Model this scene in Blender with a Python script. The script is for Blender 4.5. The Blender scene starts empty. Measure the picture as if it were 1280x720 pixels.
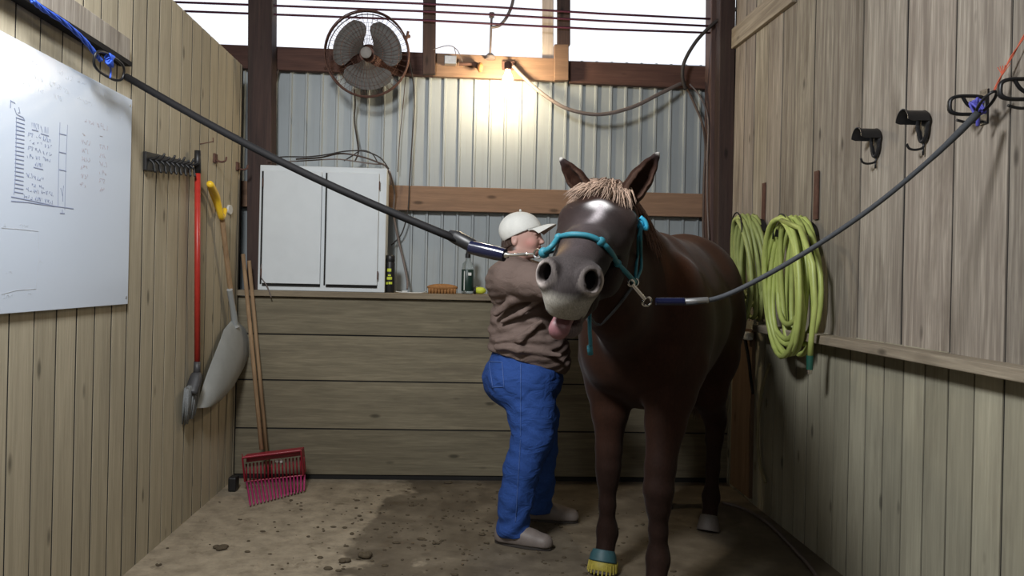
import bpy, math, random
import numpy as np
from mathutils import Vector
random.seed(7); RNG=np.random.RandomState(5)
SC=bpy.context.scene; COL=SC.collection
F=960.0; CH=1.36; CX,CY=584.0,346.0; ROLL=math.atan(.022)
cR,sR=math.cos(ROLL),math.sin(ROLL)
def ray(px,py):
    dx,dy=px-CX,py-CY
    return np.array([(dx*cR+dy*sR)/F,1.0,-(-dx*sR+dy*cR)/F])
CAM=np.array([0,0,CH])
def P(px,py,Y): return CAM+ray(px,py)*Y
def PX(px,py,X): d=ray(px,py); return CAM+d*(X/d[0])
def PZ(px,py,z): d=ray(px,py); return CAM+d*((z-CH)/d[2])
BY,BK=5.12,.05
def PB(px,py,off=0.0): d=ray(px,py); return CAM+d*((BY+off)/(1-BK*d[0]))
def A(*v): return np.array(v,float)
def nrm(v): v=np.asarray(v,float); return v/max(1e-9,np.linalg.norm(v))
XL,XR=-1.50,1.79
BT=nrm([1,BK,0]); BN=nrm([BK,-1,0])      # along the back wall; out of it towards the camera

# ------------------------------------------------------------ objects
ORG={}
def setp(o,label=None,cat=None,group=None,kind=None):
    if label:o['label']=label
    if cat:o['category']=cat
    if group:o['group']=group
    if kind:o['kind']=kind
    return o
def thing(name,loc,label,cat,group=None,kind=None):
    o=bpy.data.objects.new(name,None); COL.objects.link(o); o.location=[float(c) for c in loc]; o.empty_display_size=.05
    ORG[o.name]=A(*loc); return setp(o,label,cat,group,kind)
def frame_for(t,ref=None):
    t=nrm(t)
    if ref is None: ref=A(0,0,1) if abs(t[2])<.9 else A(1,0,0)
    a=np.cross(ref,t); a=nrm(a); b=np.cross(t,a); return a,b
class MB:
    def __init__(s): s.v=[];s.f=[];s.c=[];s.tint=1.0
    def add(s,vs,fs,tint=None):
        n=len(s.v); s.v+= [tuple(map(float,x)) for x in vs]; s.f+=[tuple(i+n for i in f) for f in fs]
        s.c+=[(s.tint if tint is None else tint)]*len(vs); return s
    def box(s,c,size,ax=None,tint=None):
        c=np.asarray(c,float)
        if ax is None: ax=[A(1,0,0),A(0,1,0),A(0,0,1)]
        h=[np.asarray(ax[i])*size[i]/2 for i in range(3)]
        vs=[c+h[0]*i+h[1]*j+h[2]*k for i in(-1,1) for j in(-1,1) for k in(-1,1)]
        fs=[(0,1,3,2),(4,6,7,5),(0,4,5,1),(2,3,7,6),(0,2,6,4),(1,5,7,3)]
        return s.add(vs,fs,tint)
    def hexa(s,p4,off,tint=None):   # quad extruded by vector off
        p=[np.asarray(q,float) for q in p4]; off=np.asarray(off,float); q=[x+off for x in p]
        return s.add(p+q,[(0,1,2,3),(7,6,5,4),(0,4,5,1),(1,5,6,2),(2,6,7,3),(3,7,4,0)],tint)
    def prism(s,poly,off,tint=None):
        p=[np.asarray(q,float) for q in poly]; off=np.asarray(off,float); n=len(p)
        return s.add(p+[x+off for x in p],[tuple(range(n)),tuple(range(2*n-1,n-1,-1))]+[(i,i+n,(i+1)%n+n,(i+1)%n) for i in range(n)],tint)
    def tube(s,pts,r,n=8,closed=False,flat=1.0,ref=None,tint=None):
        pts=[np.asarray(p,float) for p in pts]; m=len(pts)
        rr=[r]*m if np.isscalar(r) else list(r)
        vs=[];a=None
        for i,p in enumerate(pts):
            if closed: t=pts[(i+1)%m]-pts[i-1]
            else: t=pts[min(i+1,m-1)]-pts[max(i-1,0)]
            t=nrm(t)
            if a is None or ref is not None: a,b=frame_for(t,ref)
            else:
                a=nrm(a-t*np.dot(a,t)); b=np.cross(t,a)
            for k in range(n):
                w=2*math.pi*k/n; vs.append(p+a*math.cos(w)*rr[i]+b*math.sin(w)*rr[i]*flat)
        fs=[]
        for i in range(m if closed else m-1):
            for k in range(n):
                j=(i+1)%m; fs.append((i*n+k,i*n+(k+1)%n,j*n+(k+1)%n,j*n+k))
        if not closed: fs+= [tuple(range(n-1,-1,-1)),tuple((m-1)*n+k for k in range(n))]
        return s.add(vs,fs,tint)
    def cyl(s,a,b,r,r2=None,n=20,tint=None): return s.tube([a,b],[r,r if r2 is None else r2],n,tint=tint)
    def lathe(s,base,axis,prof,n=24,tint=None,ref=None,sc=(1,1)):
        axis=nrm(axis); a,b=frame_for(axis,ref); base=np.asarray(base,float); vs=[]
        for (r,h) in prof:
            for k in range(n):
                w=2*math.pi*k/n; vs.append(base+axis*h+a*math.cos(w)*r*sc[0]+b*math.sin(w)*r*sc[1])
        m=len(prof); fs=[(i*n+k,i*n+(k+1)%n,(i+1)*n+(k+1)%n,(i+1)*n+k) for i in range(m-1) for k in range(n)]
        fs+=[tuple(range(n-1,-1,-1)),tuple((m-1)*n+k for k in range(n))]
        return s.add(vs,fs,tint)
    def ball(s,c,r,ax=None,n=12,tint=None):
        if np.isscalar(r): r=(r,r,r)
        if ax is None: ax=[A(1,0,0),A(0,1,0),A(0,0,1)]
        c=np.asarray(c,float);vs=[c+ax[2]*r[2]];m=n//2+1
        for i in range(1,m):
            th=math.pi*i/m
            for k in range(n):
                w=2*math.pi*k/n
                vs.append(c+ax[0]*r[0]*math.sin(th)*math.cos(w)+ax[1]*r[1]*math.sin(th)*math.sin(w)+ax[2]*r[2]*math.cos(th))
        vs.append(c-ax[2]*r[2]); L=len(vs)-1
        fs=[(0,1+k,1+(k+1)%n) for k in range(n)]
        for i in range(m-2):
            for k in range(n): fs.append((1+i*n+k,1+(i+1)*n+k,1+(i+1)*n+(k+1)%n,1+i*n+(k+1)%n))
        fs+=[(L,1+(m-2)*n+(k+1)%n,1+(m-2)*n+k) for k in range(n)]
        return s.add(vs,fs,tint)
    def sheet(s,rows,thick,tint=None):      # rows: grid of points -> solid sheet
        R=len(rows);C_=len(rows[0]); pts=np.array(rows,float)
        du=np.gradient(pts,axis=0);dv=np.gradient(pts,axis=1)
        nn=np.cross(du,dv); nn/=np.maximum(np.linalg.norm(nn,axis=2,keepdims=True),1e-9)
        q=pts-nn*thick; n=R*C_
        vs=list(pts.reshape(-1,3))+list(q.reshape(-1,3)); fs=[]
        for i in range(R-1):
            for j in range(C_-1):
                a=i*C_+j; f=(a,a+C_,a+C_+1,a+1); fs.append(f); fs.append(tuple(x+n for x in reversed(f)))
        ed=[i for i in range(C_)]+[i*C_+C_-1 for i in range(1,R)]+[(R-1)*C_+j for j in range(C_-2,-1,-1)]+[i*C_ for i in range(R-2,0,-1)]
        for i in range(len(ed)):
            a,b=ed[i],ed[(i+1)%len(ed)]; fs.append((a,b,b+n,a+n))
        return s.add(vs,fs,tint)
    def build(s,name,mat,parent=None,smooth=False,bevel=0,sub=0,label=None,cat=None,group=None,kind=None,org=None):
        V=np.array(s.v)
        if parent is not None: o0=ORG[parent.name]
        elif org is not None: o0=A(*org)
        else: o0=A((V[:,0].min()+V[:,0].max())/2,(V[:,1].min()+V[:,1].max())/2,V[:,2].min())
        me=bpy.data.meshes.new(name); me.from_pydata([tuple(x) for x in V-o0],[],s.f); me.validate()
        at=me.color_attributes.new('Col','FLOAT_COLOR','POINT')
        cc=np.ones((len(V),4),np.float32)
        if len(me.vertices)==len(V):
            for i,c in enumerate(s.c):
                if np.isscalar(c): cc[i,:3]=c
                else: cc[i,:3]=c
            at.data.foreach_set('color',cc.ravel())
        if smooth:
            me.polygons.foreach_set('use_smooth',[True]*len(me.polygons))
        me.materials.append(mat)
        o=bpy.data.objects.new(name,me); COL.objects.link(o)
        if smooth=='auto':
            m=o.modifiers.new('e','EDGE_SPLIT'); m.split_angle=math.radians(40)
        if parent is not None: o.parent=parent
        else: o.location=[float(c) for c in o0]
        ORG[o.name]=o0
        if bevel:
            m=o.modifiers.new('b','BEVEL'); m.width=bevel; m.segments=2; m.limit_method='ANGLE'
        if sub:
            m=o.modifiers.new('s','SUBSURF'); m.levels=sub; m.render_levels=sub
        return setp(o,label,cat,group,kind)
def spline(pts,n=8):
    p=[np.asarray(q,float) for q in pts]; out=[]
    for i in range(len(p)-1):
        p0=p[max(i-1,0)];p1=p[i];p2=p[i+1];p3=p[min(i+2,len(p)-1)]
        for k in range(n):
            t=k/n; out.append(.5*((2*p1)+(-p0+p2)*t+(2*p0-5*p1+4*p2-p3)*t*t+(-p0+3*p1-3*p2+p3)*t**3))
    out.append(p[-1]); return out

# ------------------------------------------------------------ materials
def _mat(name):
    m=bpy.data.materials.new(name); m.use_nodes=True; nt=m.node_tree; b=nt.nodes['Principled BSDF']; return m,nt,b
def N(nt,t,**kw):
    n=nt.nodes.new(t)
    for k,v in kw.items():
        if k in n.inputs: n.inputs[k].default_value=v
        else: setattr(n,k,v)
    return n
def mixc(nt,fac,a,b,mode='MIX'):
    n=nt.nodes.new('ShaderNodeMix'); n.data_type='RGBA'; n.blend_type=mode
    for i_,v in ((0,fac),(6,a),(7,b)):
        s=n.inputs[i_]
        if hasattr(v,'links') or hasattr(v,'is_output'): nt.links.new(v,s)
        elif np.isscalar(v): s.default_value=v if i_==0 else (v,v,v,1)
        else: s.default_value=(*v[:3],1)
    return n.outputs[2]
def pos(nt,scale=(1,1,1),rot=(0,0,0)):
    g=nt.nodes.new('ShaderNodeNewGeometry'); mp=nt.nodes.new('ShaderNodeMapping'); mp.inputs['Scale'].default_value=scale; mp.inputs['Rotation'].default_value=rot
    nt.links.new(g.outputs['Position'],mp.inputs['Vector']); return mp.outputs[0]
def noise(nt,vec,scale,detail=4,rough=.55,dist=0):
    n=N(nt,'ShaderNodeTexNoise',Scale=scale,Detail=detail,Roughness=rough,Distortion=dist); nt.links.new(vec,n.inputs['Vector']); return n.outputs['Fac']
def ramp(nt,fac,stops):
    r=nt.nodes.new('ShaderNodeValToRGB'); nt.links.new(fac,r.inputs[0]); e=r.color_ramp.elements
    while len(e)<len(stops): e.new(.5)
    for i,(p_,c) in enumerate(stops):
        e[i].position=p_; e[i].color=(c,c,c,1) if np.isscalar(c) else (*c,1)
    return r.outputs[0]
def bump(nt,b,h,strength=.3,dist=.005):
    n=N(nt,'ShaderNodeBump',Strength=strength,Distance=dist); nt.links.new(h,n.inputs['Height']); nt.links.new(n.outputs[0],b.inputs['Normal'])
def plain(name,col,rough=.6,metal=0,var=.25,scale=30,attr=False,bmp=.1,spec=None,coat=0,emit=None):
    m,nt,b=_mat(name); n=noise(nt,pos(nt),scale)
    lo=[c*(1-var) for c in col]; hi=[min(1,c*(1+var)) for c in col]
    c=mixc(nt,n,lo,hi)
    if attr:
        a=N(nt,'ShaderNodeVertexColor'); a.layer_name='Col'; c=mixc(nt,1.0,c,a.outputs[0],'MULTIPLY')
    nt.links.new(c,b.inputs['Base Color']); b.inputs['Roughness'].default_value=rough; b.inputs['Metallic'].default_value=metal
    if spec is not None: b.inputs['Specular IOR Level'].default_value=spec
    if coat: b.inputs['Coat Weight'].default_value=coat
    if bmp: bump(nt,b,n,bmp,.003)
    return m
def wood(name,base,dark,axis=2,rough=.75,grain=1.0,stain=.5,knots=True,stcol=(.10,.08,.06),spec=.3):
    """sawn boards, grain along the world axis; per-board tint in the Col attribute"""
    m,nt,b=_mat(name)
    s=[26,26,26]; s[axis]=1.3
    a=N(nt,'ShaderNodeVertexColor'); a.layer_name='Col'
    p=pos(nt,s); ofs=N(nt,'ShaderNodeVectorMath'); ofs.operation='ADD'; nt.links.new(p,ofs.inputs[0])
    sc=N(nt,'ShaderNodeVectorMath'); sc.operation='SCALE'; sc.inputs['Scale'].default_value=37.0; nt.links.new(a.outputs[0],sc.inputs[0]); nt.links.new(sc.outputs[0],ofs.inputs[1])
    g=noise(nt,ofs.outputs[0],1.0,6,.6,.8)
    s2=[90,90,90]; s2[axis]=4
    g2=noise(nt,pos(nt,s2),1.0,3,.6)
    c=mixc(nt,ramp(nt,g,[(.3,0),(.7,1)]),dark,base)
    c=mixc(nt,ramp(nt,g2,[(.35,.0),(.6,.28*grain)]),c,[d*.75 for d in dark])
    s3=[5,5,5]; s3[axis]=1.1
    st=noise(nt,pos(nt,s3),1.0,5,.65,.5)
    c=mixc(nt,ramp(nt,st,[(.52,0),(.8,stain)]),c,stcol)
    if knots:
        s4=[7,7,7]; s4[axis]=2.6
        vo=N(nt,'ShaderNodeTexVoronoi',Scale=1.0); nt.links.new(pos(nt,s4),vo.inputs['Vector'])
        c=mixc(nt,ramp(nt,vo.outputs['Distance'],[(.05,.85),(.12,0)]),c,[d*.35 for d in dark])
    c=mixc(nt,1.0,c,a.outputs[0],'MULTIPLY')
    nt.links.new(c,b.inputs['Base Color']); b.inputs['Roughness'].default_value=rough; b.inputs['Specular IOR Level'].default_value=spec
    bump(nt,b,g2,.35,.004); return m
M={}
M['wood_left']=wood('pale planks',(.52,.46,.34),(.39,.345,.25),2,stain=.35,grain=1.2)
M['wood_right']=wood('weathered boards',(.47,.43,.365),(.21,.18,.15),2,stain=.85,grain=1.8,rough=.85)
M['wood_right_low']=wood('grey green planks',(.43,.405,.305),(.32,.30,.225),2,stain=.45)
M['wood_back']=wood('kick boards',(.29,.25,.17),(.18,.155,.105),0,stain=.6,grain=1.5)
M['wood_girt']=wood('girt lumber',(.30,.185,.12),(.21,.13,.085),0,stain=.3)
M['wood_dark']=wood('old dark timber',(.075,.045,.038),(.038,.025,.023),2,stain=.4)
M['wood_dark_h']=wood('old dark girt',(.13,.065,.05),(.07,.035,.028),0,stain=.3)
M['wood_ledge']=wood('ledge board',(.44,.38,.29),(.24,.20,.15),1,stain=.5,grain=1.5)
M['wood_ledge_x']=wood('ledge board back',(.32,.26,.18),(.18,.145,.10),0,stain=.5)
M['wood_pale']=wood('pale lumber',(.62,.54,.48),(.45,.38,.33),2,stain=.3)
M['wood_orange']=wood('orange board',(.18,.115,.07),(.11,.07,.042),2,stain=.3)
M['handle_wood']=wood('ash handle',(.42,.28,.16),(.25,.16,.09),2,stain=.3,knots=False)
M['black_gap']=plain('dark gap',(.012,.011,.010),.9,var=.3)
M['dark_build']=plain('unlit boards',(.05,.04,.035),.9)
M['black']=plain('black plastic',(.012,.012,.013),.45)
M['black_rubber']=plain('black strap',(.006,.0055,.006),.75,spec=.25,scale=200)
M['black_metal']=plain('black painted steel',(.018,.018,.02),.38,.3)
M['rust']=plain('rusty steel',(.12,.06,.045),.7,.4,var=.6)
M['grey_metal']=plain('galvanised steel',(.42,.42,.42),.4,.85,scale=60)
M['chrome']=plain('steel snap',(.75,.73,.7),.22,1.0,var=.1)
M['red']=plain('red paint',(.42,.03,.02),.4)
M['red_plastic']=plain('red plastic',(.27,.015,.03),.4,scale=8)
M['pink_plastic']=plain('magenta tines',(.36,.03,.13),.4,scale=8)
M['yellow']=plain('yellow plastic',(.85,.55,.03),.4,var=.12)
M['grey_plastic']=plain('scuffed grey aluminium',(.34,.36,.36),.5,.0,scale=12,var=.2)
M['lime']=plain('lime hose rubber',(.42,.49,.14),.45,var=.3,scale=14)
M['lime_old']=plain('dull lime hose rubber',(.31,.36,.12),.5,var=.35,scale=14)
M['teal']=plain('teal rope',(.02,.17,.23),.6,var=.3,scale=180)
M['blue_twine']=plain('blue twine',(.03,.10,.55),.6,var=.4,scale=150)
M['violet_twine']=plain('violet twine',(.10,.10,.50),.6,var=.4,scale=150)
M['orange_twine']=plain('orange twine',(.60,.12,.06),.7)
M['dark_green']=plain('dark green hose end',(.015,.10,.07),.5)
M['dark_grey']=plain('black plastic socket',(.04,.04,.042),.5); M['mid_grey']=plain('grey broom bristle',(.17,.18,.185),.8,var=.5,scale=120)
M['tan_cord']=plain('dull tan cord',(.25,.22,.12),.7)
M['navy']=plain('navy vinyl sleeve',(.007,.009,.032),.22,coat=.6)
M['grey_rope']=plain('grey lead rope',(.055,.06,.068),.8,scale=120,var=.35)
M['cord_dark']=plain('dark cable',(.03,.024,.022),.6)
M['cord_grey']=plain('grey cable',(.16,.13,.12),.6)
M['cord_brown']=plain('brown cable',(.07,.045,.035),.6)
M['wire_red']=plain('maroon wire',(.065,.008,.026),.6)
M['cab_white']=plain('white painted cabinet',(.62,.66,.68),.55,var=.07,scale=9)
M['board_white']=plain('whiteboard film',(.66,.74,.86),.16,var=.02,scale=3,bmp=0)
M['ink_blue']=plain('blue marker ink',(.26,.31,.46),.5,bmp=0)
M['ink_brown']=plain('brown marker ink',(.48,.44,.50),.5,bmp=0)
M['ink_faint']=plain('faded marker ink',(.58,.63,.70),.5,bmp=0)
M['brush_brown']=plain('brown bristle',(.30,.14,.045),.8,var=.4,scale=90)
M['label_lime']=plain('lime label print',(.55,.62,.05),.5,bmp=0)
M['label_white']=plain('pale label print',(.65,.65,.62),.5,bmp=0)
M['bottle_green']=plain('dark green bottle label',(.012,.035,.028),.4)
M['manure']=plain('manure clump',(.07,.052,.03),.9,var=.5,scale=50)
def floor_mat():
    m,nt,b=_mat('stained concrete')
    p=pos(nt)
    n1=noise(nt,p,1.6,6,.6,.4); n2=noise(nt,p,9,6,.65); n3=noise(nt,p,45,4,.6)
    base=mixc(nt,ramp(nt,n2,[(.3,0),(.7,1)]),(.17,.138,.095),(.34,.285,.205))
    base=mixc(nt,ramp(nt,n3,[(.6,0),(.75,.5)]),base,(.07,.05,.03))
    sx=N(nt,'ShaderNodeSeparateXYZ'); nt.links.new(p,sx.inputs[0])
    a=N(nt,'ShaderNodeMath',operation='MULTIPLY_ADD'); nt.links.new(n1,a.inputs[0]); a.inputs[1].default_value=1.5; nt.links.new(sx.outputs[0],a.inputs[2])
    wet=ramp(nt,a.outputs[0],[(.22,0),(.30,1)])
    n4=noise(nt,p,2.7,5,.6,.6)
    damp=ramp(nt,n4,[(.36,.55),(.62,1.0)])
    w=N(nt,'ShaderNodeMath',operation='MULTIPLY'); nt.links.new(wet,w.inputs[0]); nt.links.new(damp,w.inputs[1])
    col=mixc(nt,w.outputs[0],base,mixc(nt,n2,(.062,.048,.032),(.115,.092,.064)))
    dirt=ramp(nt,noise(nt,p,6.3,5,.7,.3),[(.58,0),(.72,.8)])
    col=mixc(nt,dirt,col,(.075,.052,.028))
    nt.links.new(col,b.inputs['Base Color'])
    rr=mixc(nt,w.outputs[0],.85,.55); nt.links.new(rr,b.inputs['Roughness'])
    bump(nt,b,n3,.35,.006); return m
M['floor']=floor_mat()
def siding_mat():
    m,nt,b=_mat('painted steel siding'); p=pos(nt)
    n=noise(nt,p,2.2,5,.6); n2=noise(nt,pos(nt,(60,60,3)),1.0,3)
    c=mixc(nt,n,(.27,.30,.31),(.37,.41,.43)); c=mixc(nt,ramp(nt,n2,[(.5,0),(.8,.25)]),c,(.22,.21,.19))
    nt.links.new(c,b.inputs['Base Color']); b.inputs['Roughness'].default_value=.55; b.inputs['Metallic'].default_value=.1; return m
M['siding']=siding_mat()
def panel_mat():
    m=bpy.data.materials.new('clear roof light sheet'); m.use_nodes=True; nt=m.node_tree; nt.nodes.clear()
    o=nt.nodes.new('ShaderNodeOutputMaterial'); t=nt.nodes.new('ShaderNodeBsdfTransparent'); t.inputs[0].default_value=(.97,.97,1,1)
    g=nt.nodes.new('ShaderNodeBsdfTranslucent'); g.inputs[0].default_value=(.9,.9,.9,1)
    x=nt.nodes.new('ShaderNodeMixShader'); x.inputs[0].default_value=.12
    nt.links.new(t.outputs[0],x.inputs[1]); nt.links.new(g.outputs[0],x.inputs[2]); nt.links.new(x.outputs[0],o.inputs[0]); return m
M['panel']=panel_mat()
def glass_mat():
    m,nt,b=_mat('clear bottle plastic'); b.inputs['Base Color'].default_value=(.8,.85,.84,1); b.inputs['Roughness'].default_value=.08
    b.inputs['Transmission Weight'].default_value=.9; b.inputs['IOR'].default_value=1.3; return m
M['glass']=glass_mat()
def emit_mat(name,col,s):
    m,nt,b=_mat(name); b.inputs['Emission Color'].default_value=(*col,1); b.inputs['Emission Strength'].default_value=s; b.inputs['Base Color'].default_value=(*col,1); return m
M['bulb']=emit_mat('lit bulb glass',(1,.80,.52),480)
# ============================================================ the setting
def bwp(px,off=0,z=0):        # point on the back frame by x coordinate
    return A(px,BY+BK*px+off,z)
WT=3.75
# floor
mb=MB(); mb.hexa([A(-4.6,-3.6,0),A(4.6,-3.6,0),A(4.6,6.2,0),A(-4.6,6.2,0)],A(0,0,-.1)); mb.build('floor',M['floor'],label='stained concrete floor of the wash stall',cat='floor',kind='structure')
# roof
mb=MB(); mb.hexa([A(-4.6,-3.6,WT+.5),A(4.6,-3.6,WT+.5),A(4.6,6.0,WT+.02),A(-4.6,6.0,WT+.02)],A(0,0,.06)); mb.build('ceiling',M['dark_build'],label='dark underside of the barn roof',cat='ceiling',kind='structure')
# outer barn walls (behind the camera and beyond the left partition)
mb=MB(); mb.box(A(-4.62,1.2,2.1),(.06,9.8,4.3)); mb.build('wall_far_left',M['dark_build'],label='barn wall beyond the left partition',cat='wall',kind='structure')
mb=MB(); mb.box(A(4.62,1.2,2.1),(.06,9.8,4.3)); mb.build('wall_far_right',M['dark_build'],label='barn wall beyond the right partition',cat='wall',kind='structure')
mb=MB(); mb.box(A(0,-3.62,2.1),(9.3,.06,4.3))
mb.build('wall_front',M['dark_build'],label='barn wall across the aisle',cat='wall',kind='structure')
# left partition: vertical planks
mb=MB(); y=.35
seams=[]
y0=2.522-.145*16
while y0<5.02:
    y1=min(y0+.145,5.03); t=random.uniform(.88,1.08); g=random.uniform(.007,.017)
    mb.box(A(XL-.0125,(y0+y1)/2,1.355),(.025,(y1-y0)-g,2.71),tint=t); y0+=.145
wl=mb.build('wall_left',M['wood_left'],label='left partition of pale vertical planks',cat='wall',kind='structure')
mb=MB(); mb.box(A(XL-.0203,2.6,1.35),(.038,4.9,2.70)); mb.build('wall_left_backing',M['black_gap'],label='dark backing behind the left planks',cat='wall',kind='structure')
# right partition: lower narrow planks, upper wide weathered boards
mb=MB(); y0=2.552-.146*15
while y0<5.2:
    y1=min(y0+.146,5.22); t=random.uniform(.84,1.1)
    mb.box(A(XR+.0125,(y0+y1)/2,.56),(.025,(y1-y0)-random.uniform(.006,.017),1.12),tint=t); y0+=.146
mb.build('wall_right_lower',M['wood_right_low'],label='lower right partition of narrow grey planks',cat='wall',kind='structure')
mb=MB(); ys=[.35,.62,.92,1.22,1.52,1.83,2.12,2.30,2.545,2.845,3.16,3.52,3.80,4.02,4.25,4.42,4.64,4.85,5.03,5.22]
for a,b in zip(ys,ys[1:]):
    t=random.uniform(.68,1.12); x=random.uniform(-.002,.003)
    mb.box(A(XR+.0125+x,(a+b)/2,1.06+(WT-1.06)/2),(.025,(b-a)-random.choice((.004,.008,.020)),WT-1.06),tint=(t,t*random.uniform(.97,1.0),t*random.uniform(.93,1.0)))
mb.build('wall_right_upper',M['wood_right'],label='upper right partition of wide weathered boards',cat='wall',kind='structure')
mb=MB(); mb.box(A(XR+.0225,2.7,WT/2),(.036,5.1,WT)); mb.build('wall_right_backing',M['black_gap'],label='dark backing behind the right boards',cat='wall',kind='structure')
# kick wall of horizontal planks
mb=MB()
xs0,xs1=XL+.0,XR-.0
zs=[.03]
for py in (537,477,420): zs.append(float(PB(470,py)[2])+.0)
zs.append(1.205)
for i,(a,b) in enumerate(zip(zs,zs[1:])):
    g=.010; p0,p1=bwp(xs0,0),bwp(xs1,0); off=random.uniform(0,.006)
    q=[p0+A(0,off,a+g/2),p1+A(0,off,a+g/2),p1+A(0,off,b-g/2),p0+A(0,off,b-g/2)]
    mb.hexa(q,A(0,.038,0),tint=[.80,.92,1.0,.86][i])
mb.build('wall_back',M['wood_back'],label='horizontal kick boards across the back of the stall',cat='wall',kind='structure')
mb=MB(); p0,p1=bwp(xs0,.010),bwp(xs1,.010); mb.hexa([p0,p1,p1+A(0,0,1.20),p0+A(0,0,1.20)],A(0,.03,0)); mb.build('wall_back_backing',M['black_gap'],label='dark backing behind the kick boards',cat='wall',kind='structure')
# steel siding
SO=.34          # siding offset behind the kick boards
SZ=float(PB(600,72,SO)[2])
mb=MB(); x=-4.6; pts=[]
while x<XR+.3:
    for dx,h in ((0,0),(.082,0),(.088,.016),(.100,.016),(.106,0)): pts.append((x+dx,h))
    x+=.108
vs=[];fs=[]
for (x,h) in pts:
    for z in (0,SZ): vs.append(A(x,BY+SO+BK*x-h,z))
for (x,h) in pts:
    for z in (0,SZ): vs.append(A(x,BY+SO+.012+BK*x-h,z))
n=len(pts)
for i in range(n-1):
    fs.append((2*i,2*i+2,2*i+3,2*i+1)); j=2*n; fs.append((j+2*i+1,j+2*i+3,j+2*i+2,j+2*i)); fs.append((2*i+1,2*i+3,j+2*i+3,j+2*i+1))
mb.add(vs,fs); mb.build('wall_rear',M['siding'],label='pale grey ribbed steel siding',cat='wall',kind='structure')
# clear panels above the siding
for i,(xa,xb) in enumerate([(-4.6,-1.33),(-1.29,-.315),(-.275,.60),(.64,XR+.1)]):
    mb=MB(); a,b=bwp(xa,SO+.0),bwp(xb,SO+.0)
    mb.hexa([a+A(0,0,SZ-.02),b+A(0,0,SZ-.02),b+A(0,0,WT+.2),a+A(0,0,WT+.2)],A(0,.004,0))
    mb.build('window_%d'%(i+1),M['panel'],label='clear daylight panel, number %d from the left above the siding'%(i+1) if 0 else ['daylight panel left of the big dark post','daylight panel above the fan','daylight panel above the lit bulb','daylight panel right of the middle posts'][i],cat='window',kind='structure')
# timbers on the siding
def hbeam(name,px0,py0t,py0b,px1,py1t,py1b,off,th,mat,label,tint=1.0):
    mb=MB(); mb.hexa([PB(px0,py0b,off),PB(px1,py1b,off),PB(px1,py1t,off),PB(px0,py0t,off)],A(0,th,0),tint=tint)
    return mb.build(name,mat,bevel=.004,label=label,cat='beam',kind='structure')
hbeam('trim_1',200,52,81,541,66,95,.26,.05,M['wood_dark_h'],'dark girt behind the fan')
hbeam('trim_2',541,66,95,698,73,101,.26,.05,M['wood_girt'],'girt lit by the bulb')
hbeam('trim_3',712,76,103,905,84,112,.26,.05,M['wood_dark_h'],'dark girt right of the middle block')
hbeam('trim_4',300,226,258,905,243,272,.26,.05,M['wood_girt'],'brown girt across the middle of the siding')
def vpost(name,px0,px1,pyt,pyb,off,th,mat,label,tint=1.0,lean=0):
    a,b=PB(px0,pyb,off),PB(px1,pyb,off); c,d=PB(px1+lean,pyt,off),PB(px0+lean,pyt,off)
    mb=MB(); mb.hexa([a,b,c,d],A(0,th,0),tint=tint); return mb.build(name,mat,bevel=.005,label=label,cat='post',kind='structure')
vpost('trim_5',307,337,-30,600,.085,.14,M['wood_dark'],'big dark post in the back left corner',tint=1.1,lean=3)
vpost('trim_6',528,544,-30,92,.20,.055,M['wood_dark'],'dark stud right of the fan',lean=1)
vpost('trim_7',697,713,-30,56,.20,.05,M['wood_dark'],'dark stud in the middle of the daylight panels')
vpost('trim_8',693,711,55,100,.20,.055,M['wood_girt'],'short brown block under the middle stud',tint=.8)
vpost('trim_9',678,692,-30,74,.30,.03,M['wood_pale'],'pale stud beside the middle dark stud')
vpost('trim_10',886,898,-30,372,.12,.14,M['wood_dark'],'brown stud at the right end of the siding',tint=2.0,lean=4)
vpost('trim_11',893,912,-30,640,.01,.10,M['wood_dark'],'dark post in the back right corner',tint=.9,lean=8)
# ledge on top of the kick boards
mb=MB(); lz0=1.205; lz1=1.243
a,b=bwp(XL,-.035),bwp(XR,-.035); mb.hexa([a+A(0,0,lz0),b+A(0,0,lz0),b+A(0,0,lz1),a+A(0,0,lz1)],A(0,SO+.02,0))
mb.build('shelf_ledge',M['wood_ledge_x'],bevel=.003,label='long wooden ledge on top of the back kick boards',cat='ledge',kind='structure')
# ledge of the right partition
mb=MB(); a,b=4.55,.4
def rz(y): return 1.098
mb.box(A(XR-.045,(a+b)/2,1.095),(.10,a-b,.042)); mb.build('ledge_board',M['wood_ledge'],bevel=.004,label='rough wooden ledge along the right partition below the hooks',cat='ledge',kind='structure')
# brace top right
mb=MB(); q=[PX(905,68,XR-.03),PX(990,2,XR-.03),PX(980,-22,XR-.03),PX(906,44,XR-.03)]; mb.hexa(q,A(.028,0,0)); mb.build('brace_board',M['wood_ledge'],bevel=.003,label='pale brace board nailed high on the right partition',cat='board',kind='structure')
# orange board low in the right corner
mb=MB(); q=[PX(912,640,XR-.02),PX(936,640,XR-.02),PX(936,395,XR-.02),PX(912,395,XR-.02)]
ya,yb=q[0][1],q[1][1]; ya=min(ya,5.18); mb.box(A(XR-.011,(ya+yb)/2,.55),(.02,abs(ya-yb),1.04)); mb.build('corner_board',M['wood_orange'],label='orange brown upright board low in the right corner',cat='board',kind='structure')
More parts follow.
